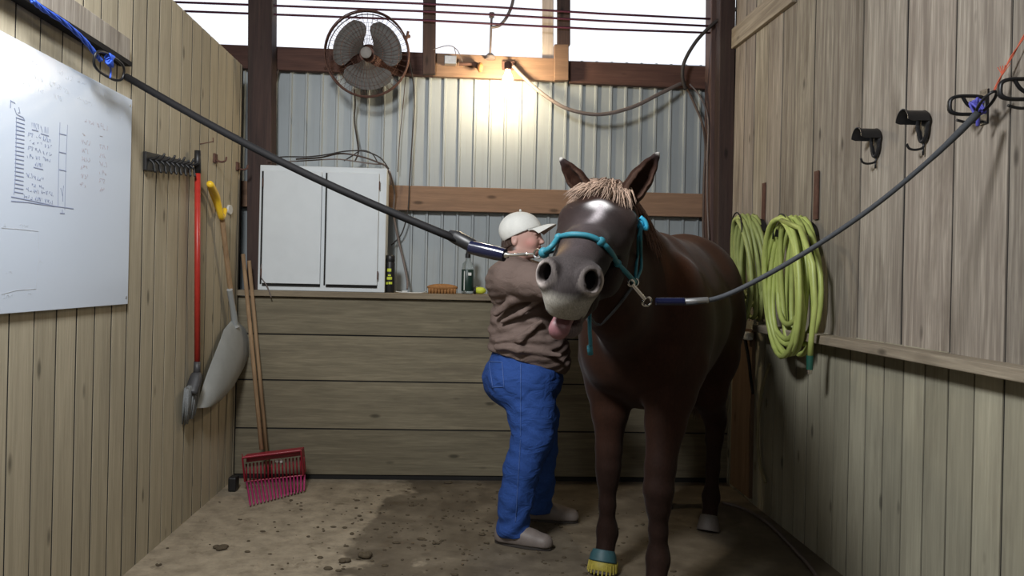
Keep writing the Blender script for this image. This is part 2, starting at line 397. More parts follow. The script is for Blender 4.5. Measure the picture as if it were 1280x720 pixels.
# beam piece on the left partition
mb=MB(); X=XL+.04
q=[PX(163,77,X),PX(165,50,X)]; Ye=q[0][1]
mb.box(A(XL+.0195,(Ye+1.5)/2,(q[0][2]+q[1][2])/2),(.038,Ye-1.5,abs(q[1][2]-q[0][2])))
bb=mb.build('tie_board',M['wood_right'],bevel=.004,label='brown board nailed high on the left partition above the whiteboard',cat='board')
mb=MB(); z=min(q[0][2],q[1][2]); mb.box(A(XL+.025,(Ye-.02+1.5)/2,z-.014),(.05,Ye-1.5,.02)); mb.build('dark_strip',M['black_rubber'],bb,label='dark strip under the board')  # thin dark strip along the lower edge of the board
# world and lamps
w=bpy.data.worlds.new('overcast sky'); SC.world=w; w.use_nodes=True; w.node_tree.nodes['Background'].inputs[0].default_value=(.93,.96,1,1); w.node_tree.nodes['Background'].inputs[1].default_value=1.3
def area(name,loc,target,size,power,col):
    l=bpy.data.lights.new(name,'AREA'); l.shape='DISK'; l.size=size; l.energy=power; l.color=col
    o=bpy.data.objects.new(name,l); COL.objects.link(o); o.location=loc
    o.rotation_euler=(Vector(target)-Vector(loc)).to_track_quat('-Z','Y').to_euler(); return o
area('stall_lamp',(-.85,1.6,3.0),(.5,3.7,.6),.55,98,(.97,.985,1))
area('aisle_lamp',(.1,-1.2,2.35),(-.2,4.5,1.6),.3,11,(1,.99,.96))
bp=P(635,97,5.12)
# camera
cam=bpy.data.cameras.new('camera'); cam.lens=27.0; cam.sensor_width=36; cam.shift_x=(640-CX)/1280; cam.shift_y=-(360-CY)/1280; cam.clip_start=.05
co=bpy.data.objects.new('camera',cam); COL.objects.link(co); co.location=(0,0,CH); co.rotation_mode='QUATERNION'
from mathutils import Matrix
co.rotation_quaternion=(Matrix.Rotation(math.pi/2,3,'X')@Matrix.Rotation(ROLL,3,'Z')).to_quaternion()
SC.camera=co
SC.view_settings.view_transform='Standard'; SC.view_settings.look='None'; SC.view_settings.gamma=1; SC.view_settings.use_curve_mapping=False; SC.view_settings.exposure=0
# ============================================================ things on the walls
MM=lambda *a:MB()
# ---- whiteboard
XW=XL+.012
tl=PX(165,125,XW); blc=PX(160,380,XW); zt,zb=float(tl[2]),float(blc[2]); Yr=float(PX(162,250,XW)[1])
t=thing('whiteboard',(XW,Yr-.7,zb),'large whiteboard with faded marker writing fixed to the left plank wall','whiteboard')
mb=MB(); mb.box(A(XL+.0074,Yr-.72,(zt+zb)/2),(.0135,1.44,zt-zb)); mb.build('panel',M['board_white'],t,bevel=.0015)
for (yy,zz) in ((Yr-.02,zt-.03),(Yr-.02,zb+.03)):
    mb=MB(); mb.cyl(A(XW,yy,zz),A(XW+.004,yy,zz),.006,n=10); mb.build('screw',M['grey_metal'],t)
XI=XL+.0146
def stroke(mb,p0,p1,w=.0022):
    a,b=PX(*p0,XI),PX(*p1,XI); mb.tube([a,b],w,4,flat=.2,ref=A(1,0,0))
def poly(mb,pts,w=.0022): mb.tube([PX(x,y,XI) for x,y in pts],w,4,flat=.2,ref=A(1,0,0))
def scrib(mb,x,y,w,h,slope,n,wd=.0018,seed=0):
    r=random.Random(seed*77+n)
    for i in range(n):
        x0=x+w*i/n; cw=w/n*.7; yy=y+slope*(x0-x); hh=h
        g=[(0,0),(1,0),(0,1),(1,1),(.5,0),(.5,1),(0,.5),(1,.5)]; a=r.choice(g)
        seq=[a]
        for k in range(r.choice((2,3,3))):
            b=r.choice([q for q in g if q!=a]); seq.append(b); a=b
        poly(mb,[(x0+q[0]*cw,yy+slope*q[0]*cw-hh*q[1]) for q in seq],wd)
mb=MB()  # blue diagram: ladder of strokes, lists, long frame
for i in range(19):
    y=147+i*5.15; stroke(mb,(20-i*.12,y),(31-i*.1,y+2.2+ (i<3)*1.2))
poly(mb,[(20.5,146),(20,190),(19,225),(17.5,243)],.0018)
poly(mb,[(13.5,125),(13,135)]); poly(mb,[(13,126),(19,129)]); poly(mb,[(18,135),(21,143),(29,147),(31,151)])
poly(mb,[(23.5,134),(25,141),(22.5,141)]);
for (x,y,w,h,n) in ((40,160,9,8,4),(51,165,12,9,4),(54,176,10,7,4),(35,170,7,5,3),(45,172,7,5,2),(37,179,7,5,2),(47,182,6,5,2),(55,184,11,5,3),(35,187,7,5,3),(44,190,8,6,3),(54,193,12,5,3),(34,197,8,6,4),(45,199,6,5,3),(53,200,8,5,3),(60,202,4,4,1),(44,207,11,5,5),(33,221,8,6,4),(42,224,14,5,6),(40,233,6,4,3),(49,235,6,4,3),(33,238,7,5,3),(42,241,7,5,3),(52,242,16,5,7),(30,247,7,5,3),(38,249,3,4,1),(44,250,10,5,5),(56,253,10,5,5)):
    scrib(mb,x,y,w,h*.85,.2,n,.0016,x)
poly(mb,[(40,162),(48,164)]);poly(mb,[(51,167),(61,170)]);poly(mb,[(42,209),(54,212)])
poly(mb,[(75,153),(73.5,200),(72.5,259)],.0018); poly(mb,[(84.5,156),(82.5,200),(81,262)],.0018)
for y in (167,190,212): poly(mb,[(74,y),(83,y+2)])
poly(mb,[(76,235),(78,245),(79.5,232)]); poly(mb,[(78.5,240),(78.5,252)])
poly(mb,[(14,246),(40,251),(70,258),(92,261)]); poly(mb,[(14,251.5),(35,253),(68,258)]); poly(mb,[(78,262),(78,266),(75,266.5),(81,267)])
mb.build('diagram_writing',M['ink_blue'],t,label='blue marker diagram and notes')
mb=MB()
scrib(mb,104,151,6,6,.25,1,.0018,3); scrib(mb,111,154,14,4,.4,5,.0016,4); scrib(mb,126,160,9,6,.4,3,.0016,5)
for i in range(7):
    y=167+i*10.6; scrib(mb,103-i*.5,y+2,[5,11,9,12,9,11,9][i],5,.2,[1,4,4,4,3,4,3][i],.0016,i+10)
    scrib(mb,125-i*.2,y+8,[5,11,8,10,9,8,9][i],5,.2,[1,4,3,4,4,3,3][i],.0016,i+30)
mb.build('list_writing',M['ink_brown'],t,label='brownish two column list')
mb=MB()
for (x,y,w,h,n,sl) in ((26,77,7,4,2,.3),(40,79,10,4,3,.3),(26,92,8,6,2,.4),(40,97,14,6,4,.45),(27,104,4,6,2,.3),(34,107,4,5,2,.3),(48,115,8,4,3,.3),(62,107,16,6,4,.35),(66,122,12,6,4,.4),(80,115,7,5,2,.3),(72,92,8,5,3,.4),(82,98,10,6,3,.4),(97,102,12,5,3,.4),(97,126,6,6,2,.3),(104,129,14,5,4,.4),(113,112,6,6,2,.4),(122,118,12,5,3,.45),(136,126,12,5,3,.45),(132,141,8,5,3,.4),(146,148,8,5,2,.4)):
    scrib(mb,x,y,w,h*.9,sl,n,.0013,x)
poly(mb,[(2,285),(20,286),(48,289)],.0013);poly(mb,[(48,289),(48.5,325),(45,362)],.001);poly(mb,[(2,368),(20,363),(45,361)],.0013)
scrib(mb,25,283,11,3,.15,5,.0013,2);scrib(mb,2,284,6,5,.1,2,.0014,8);scrib(mb,4,373,13,4,-.15,5,.0014,9);scrib(mb,34,370,6,4,0,2,.0012,6);scrib(mb,6,342,10,3,0,3,.001,7);scrib(mb,49,328,5,3,0,2,.001,17)
mb.build('faint_writing',M['ink_faint'],t,label='nearly wiped off marker writing')
# ---- left cross tie
RX=XL+.08
c=PX(137,83,RX)
tie=thing('cross_tie',c,'black rubber cross tie running from the left wall to the horse','cross tie')
ringdir=nrm(PX(157,95,RX)-PX(119,72,RX)); up=nrm(np.cross(ringdir,A(1,0,0)));
if up[2]<0: up=-up
L=float(np.linalg.norm(PX(157,97,RX)-PX(119,70,RX)))/2; W=.038
pts=[]
for k in range(28):
    w=2*math.pi*k/28; cx=math.cos(w); sx=math.sin(w); pts.append(c+ringdir*(L*.95*np.sign(cx)*abs(cx)**.7)+up*(W*np.sign(sx)*abs(sx)**.7)+A(.012,0,0)*sx)
mb=MB(); mb.tube(pts,.0055,8,closed=True); mb.build('snap_ring',M['black_metal'],tie,smooth=True)
e=P(585,305,2.68); s=PX(158,96,RX)
mb=MB(); mb.tube([s+(e-s)*k/12+A(0,0,-.035*math.sin(math.pi*k/12)) for k in range(13)],.0195,10,flat=.75); mb.build('strap',M['black_rubber'],tie,smooth=True)
mb=MB(); mb.tube([P(563,294,2.72),P(571,297,2.70),P(590,307,2.67),P(597,312,2.66)],[.02,.025,.024,.018],10); mb.build('buckle',M['black'],tie,smooth=True)
mb=MB(); a,b=P(587,309,2.66),P(631,319,2.60); mb.lathe(a,b-a,[(.014,0),(.0235,.004),(.0245,.05),(.0245,.10),(.022,float(np.linalg.norm(b-a)))],18); mb.build('vinyl_sleeve',M['navy'],tie,smooth='auto')
mb=MB(); a=P(629,319,2.60); b=P(676,317,2.47); d=nrm(b-a); Ls=float(np.linalg.norm(b-a))
mb.lathe(a,d,[(.008,0),(.011,.006),(.011,.02),(.006,.026),(.0055,Ls*.62),(.007,Ls*.64),(.0045,Ls*.66),(.0045,Ls-.03)],14)
aa,bb_=frame_for(d); hk=[a+d*(Ls-.03+.017*(1-math.cos(w)))+bb_*.014*math.sin(w) for w in np.linspace(0,2*math.pi,20)[:-1]]
mb.tube(hk,.0035,8,closed=True); mb.build('bolt_snap',M['chrome'],tie,smooth='auto',label='bright steel bolt snap')
def twine(name,pts,r,n,mat,label,amp=.006):
    mb=MB(); base=spline(pts,6)
    for k in range(n):
        ph=2*math.pi*k/n; out=[]
        for i,p in enumerate(base):
            w=ph+i*.55; t_=base[min(i+1,len(base)-1)]-base[max(i-1,0)]; a_,b_=frame_for(t_); out.append(p+a_*amp*math.cos(w)+b_*amp*math.sin(w))
        mb.tube(out,r,5)
    return mb
RT=XL+.075
mb=twine('',[PX(40,0,RT),PX(52,10,RT),PX(80,28,RT),PX(105,50,RT),PX(121,70,RT),PX(126,75,RT)],.004,4,None,'')
k0=PX(134,76,RX)
for i in range(9):
    w=i*1.9; mb.tube(spline([k0+A(.0,.02*math.cos(w),.02*math.sin(w)),k0+A(.02,-.018*math.sin(w),.02),k0+A(.012,.022*math.sin(w),-.018),k0+A(-.005,.01*math.cos(w*2),.012)],5),.0042,6)
mb.tube(spline([k0,k0+A(.0,.03,-.02),k0+A(0,.028,-.06)],5),.004,6)
mb.build('blue_baling_twine',M['blue_twine'],smooth=True,label='blue twine tying the left cross tie ring to the board',cat='twine')
# ---- black toothed rack + red broom + shovel on the left wall
X=XL+.02
a,b=PX(183,201,X),PX(240,209,X); 
t=thing('wall_rack',(XL,(a[1]+b[1])/2,min(a[2],b[2])-.05),'black toothed tool rack on the left wall beside the red handle','rack')
mb=MB(); q=[PX(183,213,X),PX(240,216,X),PX(240,203,X),PX(183,189,X)]; mb.hexa(q,A(-.018,0,0)); mb.build('bar',M['black'],t,bevel=.004)
for i in range(9):
    mb=MB(); f=(i+.5)/9; p=a+(b-a)*f
    mb.tube(spline([p+A(0,0,.01),p+A(.03,.0,.015),p+A(.045,0,.03+.012*(i%2))],4),[.006]*8+[.003],6)
    mb.tube(spline([p+A(.0,0,.01),p+A(.02,0,-.01),p+A(.025,.0,-.035),p+A(.03,0,-.052)],4),[.006]*12+[.003],6)
    mb.build('prong',M['black'],t,smooth=True)
X=XL+.045
top,mid,bot=PX(247,188,X),PX(247,216,X),PX(246.5,452,X)
t=thing('broom',PX(238,532,XL+.02),'red handled broom hanging head down on the left wall','broom')
mb=MB(); mb.tube([mid,bot],.0155,14); mb.build('handle',M['red'],t,smooth=True,label='red painted handle')
mb=MB(); mb.tube([top,top+(mid-top)*.5,mid+A(0,0,-.002)],[.016,.018,.0175],14); mb.build('grip',M['black'],t,smooth=True,label='black rubber grip')
mb=MB(); mb.tube([bot,PX(246,470,X)],[.018,.02],14); mb.tube(spline([PX(246,466,X),PX(243,478,X),PX(238,492,XL+.04)],4),[.022,.03,.034,.036,.036,.036,.036,.036,.034],12,flat=.6); mb.build('socket',M['dark_grey'],t,smooth=True)
mb=MB()
for i in range(46):
    f=i/45; w=random.uniform(-.016,.016)
    p0=PX(232+19*f,474+9*(1-abs(f-.5)*2)*0+12*(1-f),XL+.038); p1=PX(229+14*f,531-16*f+random.uniform(-3,3),XL+.022)
    mb.tube([p0+A(w*.5,0,0),(p0+p1)/2+A(w,0,0),p1+A(max(-.012,w),0,0)],[.008,.007,.004],6)
mb.build('bristles',M['mid_grey'],t,smooth=True,kind=None,label='grey worn bristles')
# hooks left wall
def lhook(px,py,label,kind=0):
    p=PX(px,py,XL); t=thing('wall_hook',p-A(0,0,.04),label,'hook','small hooks on the left wall')
    mb=MB(); mb.box(p+A(.006,0,0),(.012,.05,.055)); mb.build('plate',M['rust'],t,bevel=.003)
    mb=MB(); mb.tube(spline([p+A(.01,0,-.01),p+A(.04,0,-.02),p+A(.065,0,-.012),p+A(.07,0,.01)],4),.006,8); mb.build('prong',M['rust'],t,smooth=True)
lhook(268,198,'rusty wall hook nearer the red broom handle'); lhook(296,208,'rusty wall hook near the corner above the shovel')
p=PX(250,180,XL); mb=MB(); mb.tube(spline([p,p+A(.05,0,.01),p+A(.06,.03,.02),p+A(.05,.07,.025),p+A(.045,.08,.05)],5),.003,6); mb.build('bent_nail',M['rust'],smooth=True,label='bent wire nail above the red broom handle',cat='nail')
# shovel
X=XL+.06
g0,g1,g2=PX(262,229,X+.01),PX(271,247,X),PX(277,272,X)
t=thing('scoop_shovel',PX(250,508,XL+.03),'scoop shovel with yellow grip and grey blade hanging on the left wall','shovel')
sd=nrm(np.cross(nrm(g2-g0),A(1,0,0)))
mb=MB(); mb.tube(spline([PX(281,262,X-.01),g2,g1,g0],6),[.016]*6+[.018]*6+[.021]*6+[.017],12,flat=.9)
ct=PX(264,240,X-.015)
mb.tube(spline([PX(274,268,X-.03),PX(268,252,X-.035),PX(262,236,X-.03),PX(261,229,X-.0)],5),.010,10)
mb.build('grip',M['yellow'],t,smooth=True,label='yellow D shaped grip')
mb=MB(); mb.tube(spline([PX(277,268,X-.005),PX(283,320,X-.01),PX(289,368,X-.012),PX(293,392,X-.012)],6),.0155,12); mb.build('handle',M['handle_wood'],t,smooth=True)
mb=MB(); mb.tube(spline([PX(287,362,X-.01),PX(292,392,X-.01),PX(294,408,X-.01)],6),[.018]*6+[.02]*6+[.026],12)
rows=[]
for (lx,ly,rx,ry,d) in ((289,401,298,403,.010),(280,412,308,412,.03),(276,424,312,424,.045),(268,444,312,440,.055),(261,462,303,460,.055),(254,482,291,482,.05),(249,498,276,499,.04),(246,510,262,508,.03)):
    row=[]; a_=PX(lx,ly,XL+.035); b_=PX(rx,ry,XL+.035)
    for k in range(11):
        f=k/10; row.append(a_+(b_-a_)*f+A(d*math.sin(math.pi*f)**.6,0,0))
    rows.append(row)
mb.sheet(rows,.003)
mb.build('blade',M['grey_plastic'],t,smooth='auto',label='scuffed grey scoop blade')
p=PX(286,262,XL); mb=MB(); mb.tube([p+A(-.004,0,.0),p+A(.012,0,0)],.03,14,flat=1.4,ref=A(0,1,0)); mb.build('pale_peg',M['label_white'],smooth='auto',label='pale oval peg beside the yellow shovel grip',cat='peg')
# ---- manure fork and second handle in the corner
def Pb(px,py,off): return PB(px,py,off)
fk=PZ(335,628,0.0)
t=thing('manure_fork',fk,'red plastic basket manure fork standing in the back left corner','fork')
mb=MB(); mb.tube([Pb(305,318,-.02)+A(0,-.02,0),PB(327,562,-.26)],.0135,12); mb.build('handle',M['handle_wood'],t,smooth=True,label='pale wooden handle')
BL,BR_=PB(293,570,-.28),PB(376,562,-.22)      # back top corners
TL_,TR_=PB(303,575,-.38),PB(376,563,-.33)
q=dict(tl=PB(303,572,-.36),tr=PB(376,563,-.34),bl=PB(306,602,-.30),br=PB(379,594,-.27),fl=PZ(313,632,.012),fr=PZ(380,614,.012))
mb=MB()
def bar(a,b,r=.007): mb.tube([a,b],r,6)
fr=[q['tl'],q['tr'],q['br']+A(0,0,.02),q['bl']+A(0,0,.02)]
mb.hexa([q['tl'],q['tr'],q['tr']+A(0,.004,-.010),q['tl']+A(0,.004,-.010)],A(0,.10,0))      # top hood
mb.hexa([q['tl'],q['tl']+A(-.035,.1,.0),q['bl']+A(-.03,.1,.01),q['bl']],A(.006,0,0)); mb.hexa([q['tr'],q['tr']+A(.0,.1,-.01),q['br']+A(0,.1,0),q['br']],A(-.006,0,0))
mb.hexa([q['tl']+A(0,.085,-.0),q['tr']+A(0,.085,0),q['tr']+A(0,.085,-.05),q['tl']+A(0,.085,-.05)],A(0,.006,0))
bar(q['tl'],q['tr']);bar(q['bl']+A(0,.04,-.01),q['br']+A(0,.04,-.01),.006);bar(q['tl'],q['bl'],.006);bar(q['tr'],q['br'],.006)
mb.build('basket_frame',M['red_plastic'],t,bevel=.002)
n=17
tn=MB(); tb=MB()
for i in range(n):
    f=i/(n-1); top_=q['tl']+(q['tr']-q['tl'])*f+A(0,.088,-.06); k_=q['bl']+(q['br']-q['bl'])*f+A(0,.04,-.01); fr_=q['fl']+(q['fr']-q['fl'])*f
    tb.tube([top_,k_],.0052,6); tn.tube(spline([k_,(k_+fr_)/2+A(0,0,.006),fr_],4),[.0062]*8+[.004],6)
tb.build('back_bars',M['red_plastic'],t,smooth=True); tn.build('tines',M['pink_plastic'],t,smooth=True,label='magenta red plastic tines')
mb=MB(); a=PB(346,576,-.276); mb.box(a,(.022,.004,.018)); mb.box(a+A(.028,0,0),(.016,.004,.02)); mb.build('sticker',M['label_white'],t)
t=thing('leaning_handle',PB(332,590,-.10),'wooden tool handle leaning behind the manure fork','handle')
mb=MB(); mb.tube([PB(313,326,-.01)+A(0,-.03,0),PB(335,584,-.10)],.0125,12); mb.build('shaft',M['handle_wood'],t,smooth=True)
t['category']='tool handle'
mb=MB(); mb.box(PZ(292,604,.045),(.05,.08,.09)); mb.build('dark_block',M['black'],bevel=.01,label='small black block on the floor left of the manure fork',cat='block')
# ---- cabinet
cz0=lz1+.001; 
ctop=float(PB(400,208,-.03)[2]); a=PB(323,300,-.03); b=PB(482,300,-.03)
t=thing('wall_cabinet',(a+b)/2*A(1,1,0)+A(0,.1,cz0),'white two door cabinet standing on the back ledge','cabinet')
W_=float(np.linalg.norm((b-a)[:2])); cen=(a+b)/2; Hc=ctop-cz0; cc=A(cen[0],cen[1],cz0+Hc/2)
ax=[BT,-BN,A(0,0,1)]
mb=MB(); mb.box(cc-BN*.14,(W_,.27,Hc),ax); 
mb.build('body',M['cab_white'],t,bevel=.004)
for (x0,x1,lb) in ((.035,.49,'left cabinet door'),(.535,.94,'right cabinet door')):
    mb=MB(); mb.box(cc+BT*W_*((x0+x1)/2-.5)+BN*.008+A(0,0,.005),(W_*(x1-x0),.018,Hc*.90),ax); d=mb.build('door',M['cab_white'],t,bevel=.003,label=lb)
    xx=x0 if x0<.1 else x1
    for zz in (-.36,.36):
        hm=MB(); hm.tube([cc+BT*W_*(xx-.5+(.004 if x1>.9 else -.004))+BN*.018+A(0,0,Hc*zz+.025),cc+BT*W_*(xx-.5+(.004 if x1>.9 else -.004))+BN*.018+A(0,0,Hc*zz-.03)],.004,8)
        hm.build('hinge',M['rust'],d)
    sm=MB()
    xs=(x0-.012) 
    sm.box(cc+BT*W_*(xs-.5)+BN*-.004+A(0,0,0),(.010,.012,Hc*.9),ax); sm.box(cc+BT*W_*((x0+x1)/2-.5)+BN*-.003-A(0,0,Hc*.455),(W_*(x1-x0),.012,.016),ax)
    sm.build('door_gap',M['black_gap'],t)
# ---- things on the ledge
def onledge(px,off=0.12): p=PB(px,364,off); return A(p[0],p[1],lz1)
def Lp(px,off): # x pixel at ledge depth
    p=PB(px,362,off); return A(p[0],p[1],lz1+.0005)
c=Lp(487,.05)
t=thing('spray_can',c,'black spray can with yellow green print beside the white cabinet','spray can')
mb=MB(); mb.lathe(c,A(0,0,1),[(.030,0),(.032,.004),(.032,.195),(.029,.205)],20); mb.build('can',M['black'],t,smooth='auto')
mb=MB(); mb.lathe(c+A(0,0,.2052),A(0,0,1),[(.030,0),(.032,.003),(.031,.038),(.026,.045)],20); mb.build('cap',M['black'],t,smooth='auto')
mb=MB()
for (zz,hh,w0,w1) in ((.150,.020,-.5,.35),(.115,.010,-.3,.3),(.095,.018,-.55,.55),(.062,.016,-.7,-.3),(.064,.016,-.15,.6)):
    rows=[[c+A(.0325*math.sin(w),-.0325*math.cos(w),z) for w in np.linspace(w0,w1,7)] for z in (zz+hh/2,zz-hh/2)]
    mb.sheet(rows,-.0006)
mb.build('label',M['label_lime'],t,label='yellow green lettering blocks')
c=Lp(584,.08)
t=thing('spray_bottle',c,'clear bottle with black and green label on the ledge','bottle')
mb=MB(); mb.lathe(c,A(0,0,1),[(.034,0),(.040,.004),(.040,.175),(.034,.205),(.016,.225),(.014,.245)],22); mb.build('bottle_body',M['glass'],t,smooth='auto')
mb=MB(); mb.lathe(c+A(0,0,.02),A(0,0,1),[(.0405,0),(.0412,.001),(.0412,.145),(.0405,.146)],22); mb.build('label',M['bottle_green'],t,smooth='auto')
mb=MB(); mb.box(c+A(.015,-.040,.135),(.022,.006,.02)); mb.box(c+A(-.021,-.0365,.09),(.006,.006,.13)); mb.build('label_print',M['label_white'],t)
mb=MB(); mb.lathe(c+A(0,0,.243),A(0,0,1),[(.017,0),(.018,.002),(.018,.03),(.010,.036)],16); mb.box(c+A(.0,-.01,.292),(.026,.06,.028)); mb.box(c+A(0,-.045,.27),(.01,.008,.045)); mb.build('trigger_head',M['black'],t,bevel=.003)
c=Lp(553,.06)
t=thing('grooming_brush',c,'brown bristle brush lying on the ledge left of the bottle','brush')
mb=MB(); mb.ball(c+A(0,0,.042),(.105,.04,.024),n=18); mb.build('brush_back',M['brush_brown'],t,smooth=True)
mb=MB()
for i in range(9):
    for j in range(3):
        p=c+A(-.085+i*.021,-.022+j*.022,0); mb.tube([p,p+A(0,0,.035)],[.010,.0115],7)
mb.build('bristles',M['brush_brown'],t,smooth=True)
c=Lp(600,.05)
t=thing('hoof_pick_roll',c,'yellow and black item on the ledge beside the bottle','grooming tool')
mb=MB(); mb.ball(c+A(0,0,.026),(.042,.03,.024),n=16); mb.build('body',M['label_lime'],t,smooth=True)
mb=MB(); mb.tube([c+A(-.045,0,.026),c+A(-.038,0,.026),c+A(-.028,0,.026)],[.018,.026,.027],14); mb.build('end_cap',M['black'],t,smooth=True)
t.name='yellow_roll'
c=Lp(524,.03); mb=MB(); mb.tube(spline([Lp(495,.05)+A(0,0,.008),Lp(505,.04)+A(0,0,.003),c+A(0,0,.003),Lp(531,.0)+A(0,0,.01),Lp(533,-.03)+A(0,0,-.0+.02)],6),.003,6); mb.box(Lp(506,.04)+A(0,0,.008),(.035,.012,.012)); mb.build('white_clip_cord',M['label_white'],label='white cord with clip lying on the ledge between can and brush',cat='cord')
p=[PB(601,347,.0),PB(620,349,.0)]
# ---- fan
FC=PB(459,68,-.02); Fd=nrm([.03,-1,-.12]); 
t=thing('wall_fan',PB(459,75,.25),'rusty round industrial fan mounted on the dark girt','fan')
fa=nrm(np.cross(A(0,0,1),Fd)); fb=np.cross(Fd,fa)
if fb[2]<0: fb=-fb
fr_=-fa if fa[0]<0 else fa    # image right
FR=.275
def fp(ang,r,d=0): return FC+fr_*math.cos(ang)*r+fb*math.sin(ang)*r+Fd*d
mb=MB()
for (r,d,w) in ((FR,0,.0065),(FR,.045,.004),(FR*.97,-.05,.0035)): mb.tube([fp(2*math.pi*k/48,r,d) for k in range(48)],w,8,closed=True)
mb.build('guard_ring',M['rust'],t,smooth=True)
mb=MB()
for s_,d0 in ((1,.075),(-1,-.06)):
    nw=44
    for k in range(nw):
        w=2*math.pi*k/nw; mb.tube([fp(w,.055,d0*1.0),fp(w+.05*s_,.16,d0*1.02),fp(w+.12*s_,.24,d0*.8),fp(w+.15*s_,FR,0 if s_<0 else .045)],.0011,4)
    for r,dd in ((.11,1.0),(.165,1.02),(.215,.92)): mb.tube([fp(2*math.pi*k/40,r,d0*dd) for k in range(40)],.0012,4,closed=True)
mb.build('guard_wires',M['rust'],t)
M['badge']=plain('dull fan badge',(.22,.2,.18),.6,.2); M['blade_paint']=plain('dusty grey green blade',(.085,.078,.07),.55,.1,var=.3,scale=14)
mb=MB(); mb.lathe(fp(0,0,.072),Fd,[(.034,0),(.037,.002),(.036,.006),(.024,.010)],24); mb.build('badge',M['badge'],t,smooth='auto')
for k,ang in enumerate((142,24,-95)):
    an=math.radians(ang); rows=[]
    for i in range(9):
        f=i/8; r=.045+.185*f; hw=math.radians(22+34*math.sin(min(1,f*1.25)*math.pi*.62)) * (1 if f<.85 else (.92 if f<.99 else .72))
        rows.append([fp(an+hw*(2*j/8-1)+.15*f,r,.028*(1-2*j/8)) for j in range(9)])
    mb=MB(); mb.sheet(rows,.003); mb.build('blade',M['blade_paint'],t,smooth='auto')
mb=MB(); mb.lathe(fp(0,0,-.19),Fd,[(.05,0),(.075,.01),(.08,.03),(.08,.11),(.06,.125),(.05,.14),(.05,.20)],24); mb.build('motor',M['rust'],t,smooth='auto')
mb=MB(); mb.tube(spline([fp(0,0,-.17),PB(459,80,.12),PB(459,76,.25)],5),.016,10); mb.box(PB(459,76,.245),(.14,.02,.12))
mb.tube([fp(math.radians(25),FR,0),fp(math.radians(25),FR+.03,-.02)],.012,8); mb.tube([fp(math.radians(22),FR,0),fp(math.radians(30),FR+.035,.01)],.009,8); mb.tube([fp(math.radians(199),FR,0),fp(math.radians(199),FR+.02,-.02)],.012,8)
mb.build('mount_bracket',M['rust'],t,bevel=.002)
# ---- bulb
t=thing('light_bulb',PB(636,103,.13),'lit bare bulb on the girt, glowing warm white','light bulb')
bc=bp
mb=MB(); mb.lathe(bc+A(0,.02,.055),A(0,.12,-1),[(.016,0),(.018,.02),(.030,.045),(.034,.065),(.030,.09),(.016,.104),(.004,.108)],20); gb=mb.build('glass_bulb',M['bulb'],t,smooth=True)
gb.visible_shadow=True
mb=MB(); mb.lathe(bc+A(0,.02,.052),A(0,.35,1),[(.020,0),(.024,.01),(.026,.05),(.022,.06)],16); mb.cyl(bc+A(0,.02,.09),PB(636,84,.258),.012); mb.box(PB(636,82,.25),(.09,.02,.06)); mb.build('socket',M['rust'],t,bevel=.002)

# socket cluster and junction box
t=thing('junction_box',PB(563,86,.24),'grey metal junction box on the girt left of the bulb','junction box')
mb=MB(); mb.box(PB(563,76,.225),(.085,.06,.06),ax); mb.build('box',M['grey_metal'],t,bevel=.004)
mb=MB(); mb.cyl(PB(574,80,.215),PB(592,80,.215),.012); mb.cyl(PB(592,80,.215),PB(597,82,.20),.018,.02); mb.build('connector',M['rust'],t)
mb=MB(); mb.ball(PB(600,84,.19),(.022,.03,.035),n=14); mb.build('bulb_holder',M['brush_brown'],t,smooth=True)
mb=MB(); mb.tube(spline([PB(541,62,.2),PB(560,57,.21),PB(571,62,.21),PB(577,74,.21),PB(580,84,.215)],6),.003,6); mb.tube(spline([PB(568,60,.21),PB(570,70,.21),PB(567,74,.21)],5),.003,6); mb.build('wire',M['cord_grey'],t,smooth=True)
def cable(name,pts,r,mat,label,group=None,cat='cable',n=7):
    mb=MB(); mb.tube(spline(pts,n),r,8); return mb.build(name,M[mat],smooth=True,label=label,cat=cat,group=group)
t=thing('conduit',PB(612,70,.2),'thin upright conduit stub between the wires and the girt above the bulb','conduit')
mb=MB(); mb.tube([PB(612.5,72,.22),PB(614.5,20,.20)],.0085,10); mb.cyl(PB(614.5,22,.20),PB(614.8,16,.20),.018); mb.build('pipe',M['cord_grey'],t,smooth='auto')
mb=MB(); mb.lathe(PB(612.5,74,.23),A(0,0,1),[(.035,0),(.035,.02),(.015,.04)],14); mb.build('base_clamp',M['cord_grey'],t,smooth='auto')
cable('hanging_cable',[PB(643,-12,.18),PB(640,6,.18),PB(633,22,.18),PB(624,32,.18),PB(614,34,.18)],.011,'cord_grey','thick grey cable curling down to the top of the conduit')
cable('power_cable',[PB(641,82,.2),PB(655,97,.2),PB(682,120,.14),PB(712,137,.10),PB(750,143,.09),PB(790,134,.10),PB(825,117,.14),PB(848,106,.20),PB(856,104,.23)],.0135,'cord_grey','thick cable sagging from the bulb to the right end of the girt')
cable('power_cable',[PB(857,112,.18),PB(853,95,.15),PB(856,76,.13),PB(870,52,.10),PB(888,33,.08),PB(902,22,.06),PB(925,8,.0),PB(945,-12,-.1)],.0125,'cord_dark','dark cable looping up past the right corner post')
cable('power_cable',[PB(858,108,.22),PB(868,130,.22),PB(878,155,.2),PB(882,185,.13),PB(880,225,.11),PB(879,280,.11),PB(880,300,.11)],.0085,'cord_brown','brown cable hanging down the left side of the right stud')
cable('power_cable',[PB(862,105,.22),PB(876,122,.2),PB(885,150,.13),PB(884,200,.105),PB(884,250,.105),PB(886,300,.1)],.006,'cord_grey','thin grey cable hanging down the front of the right stud')
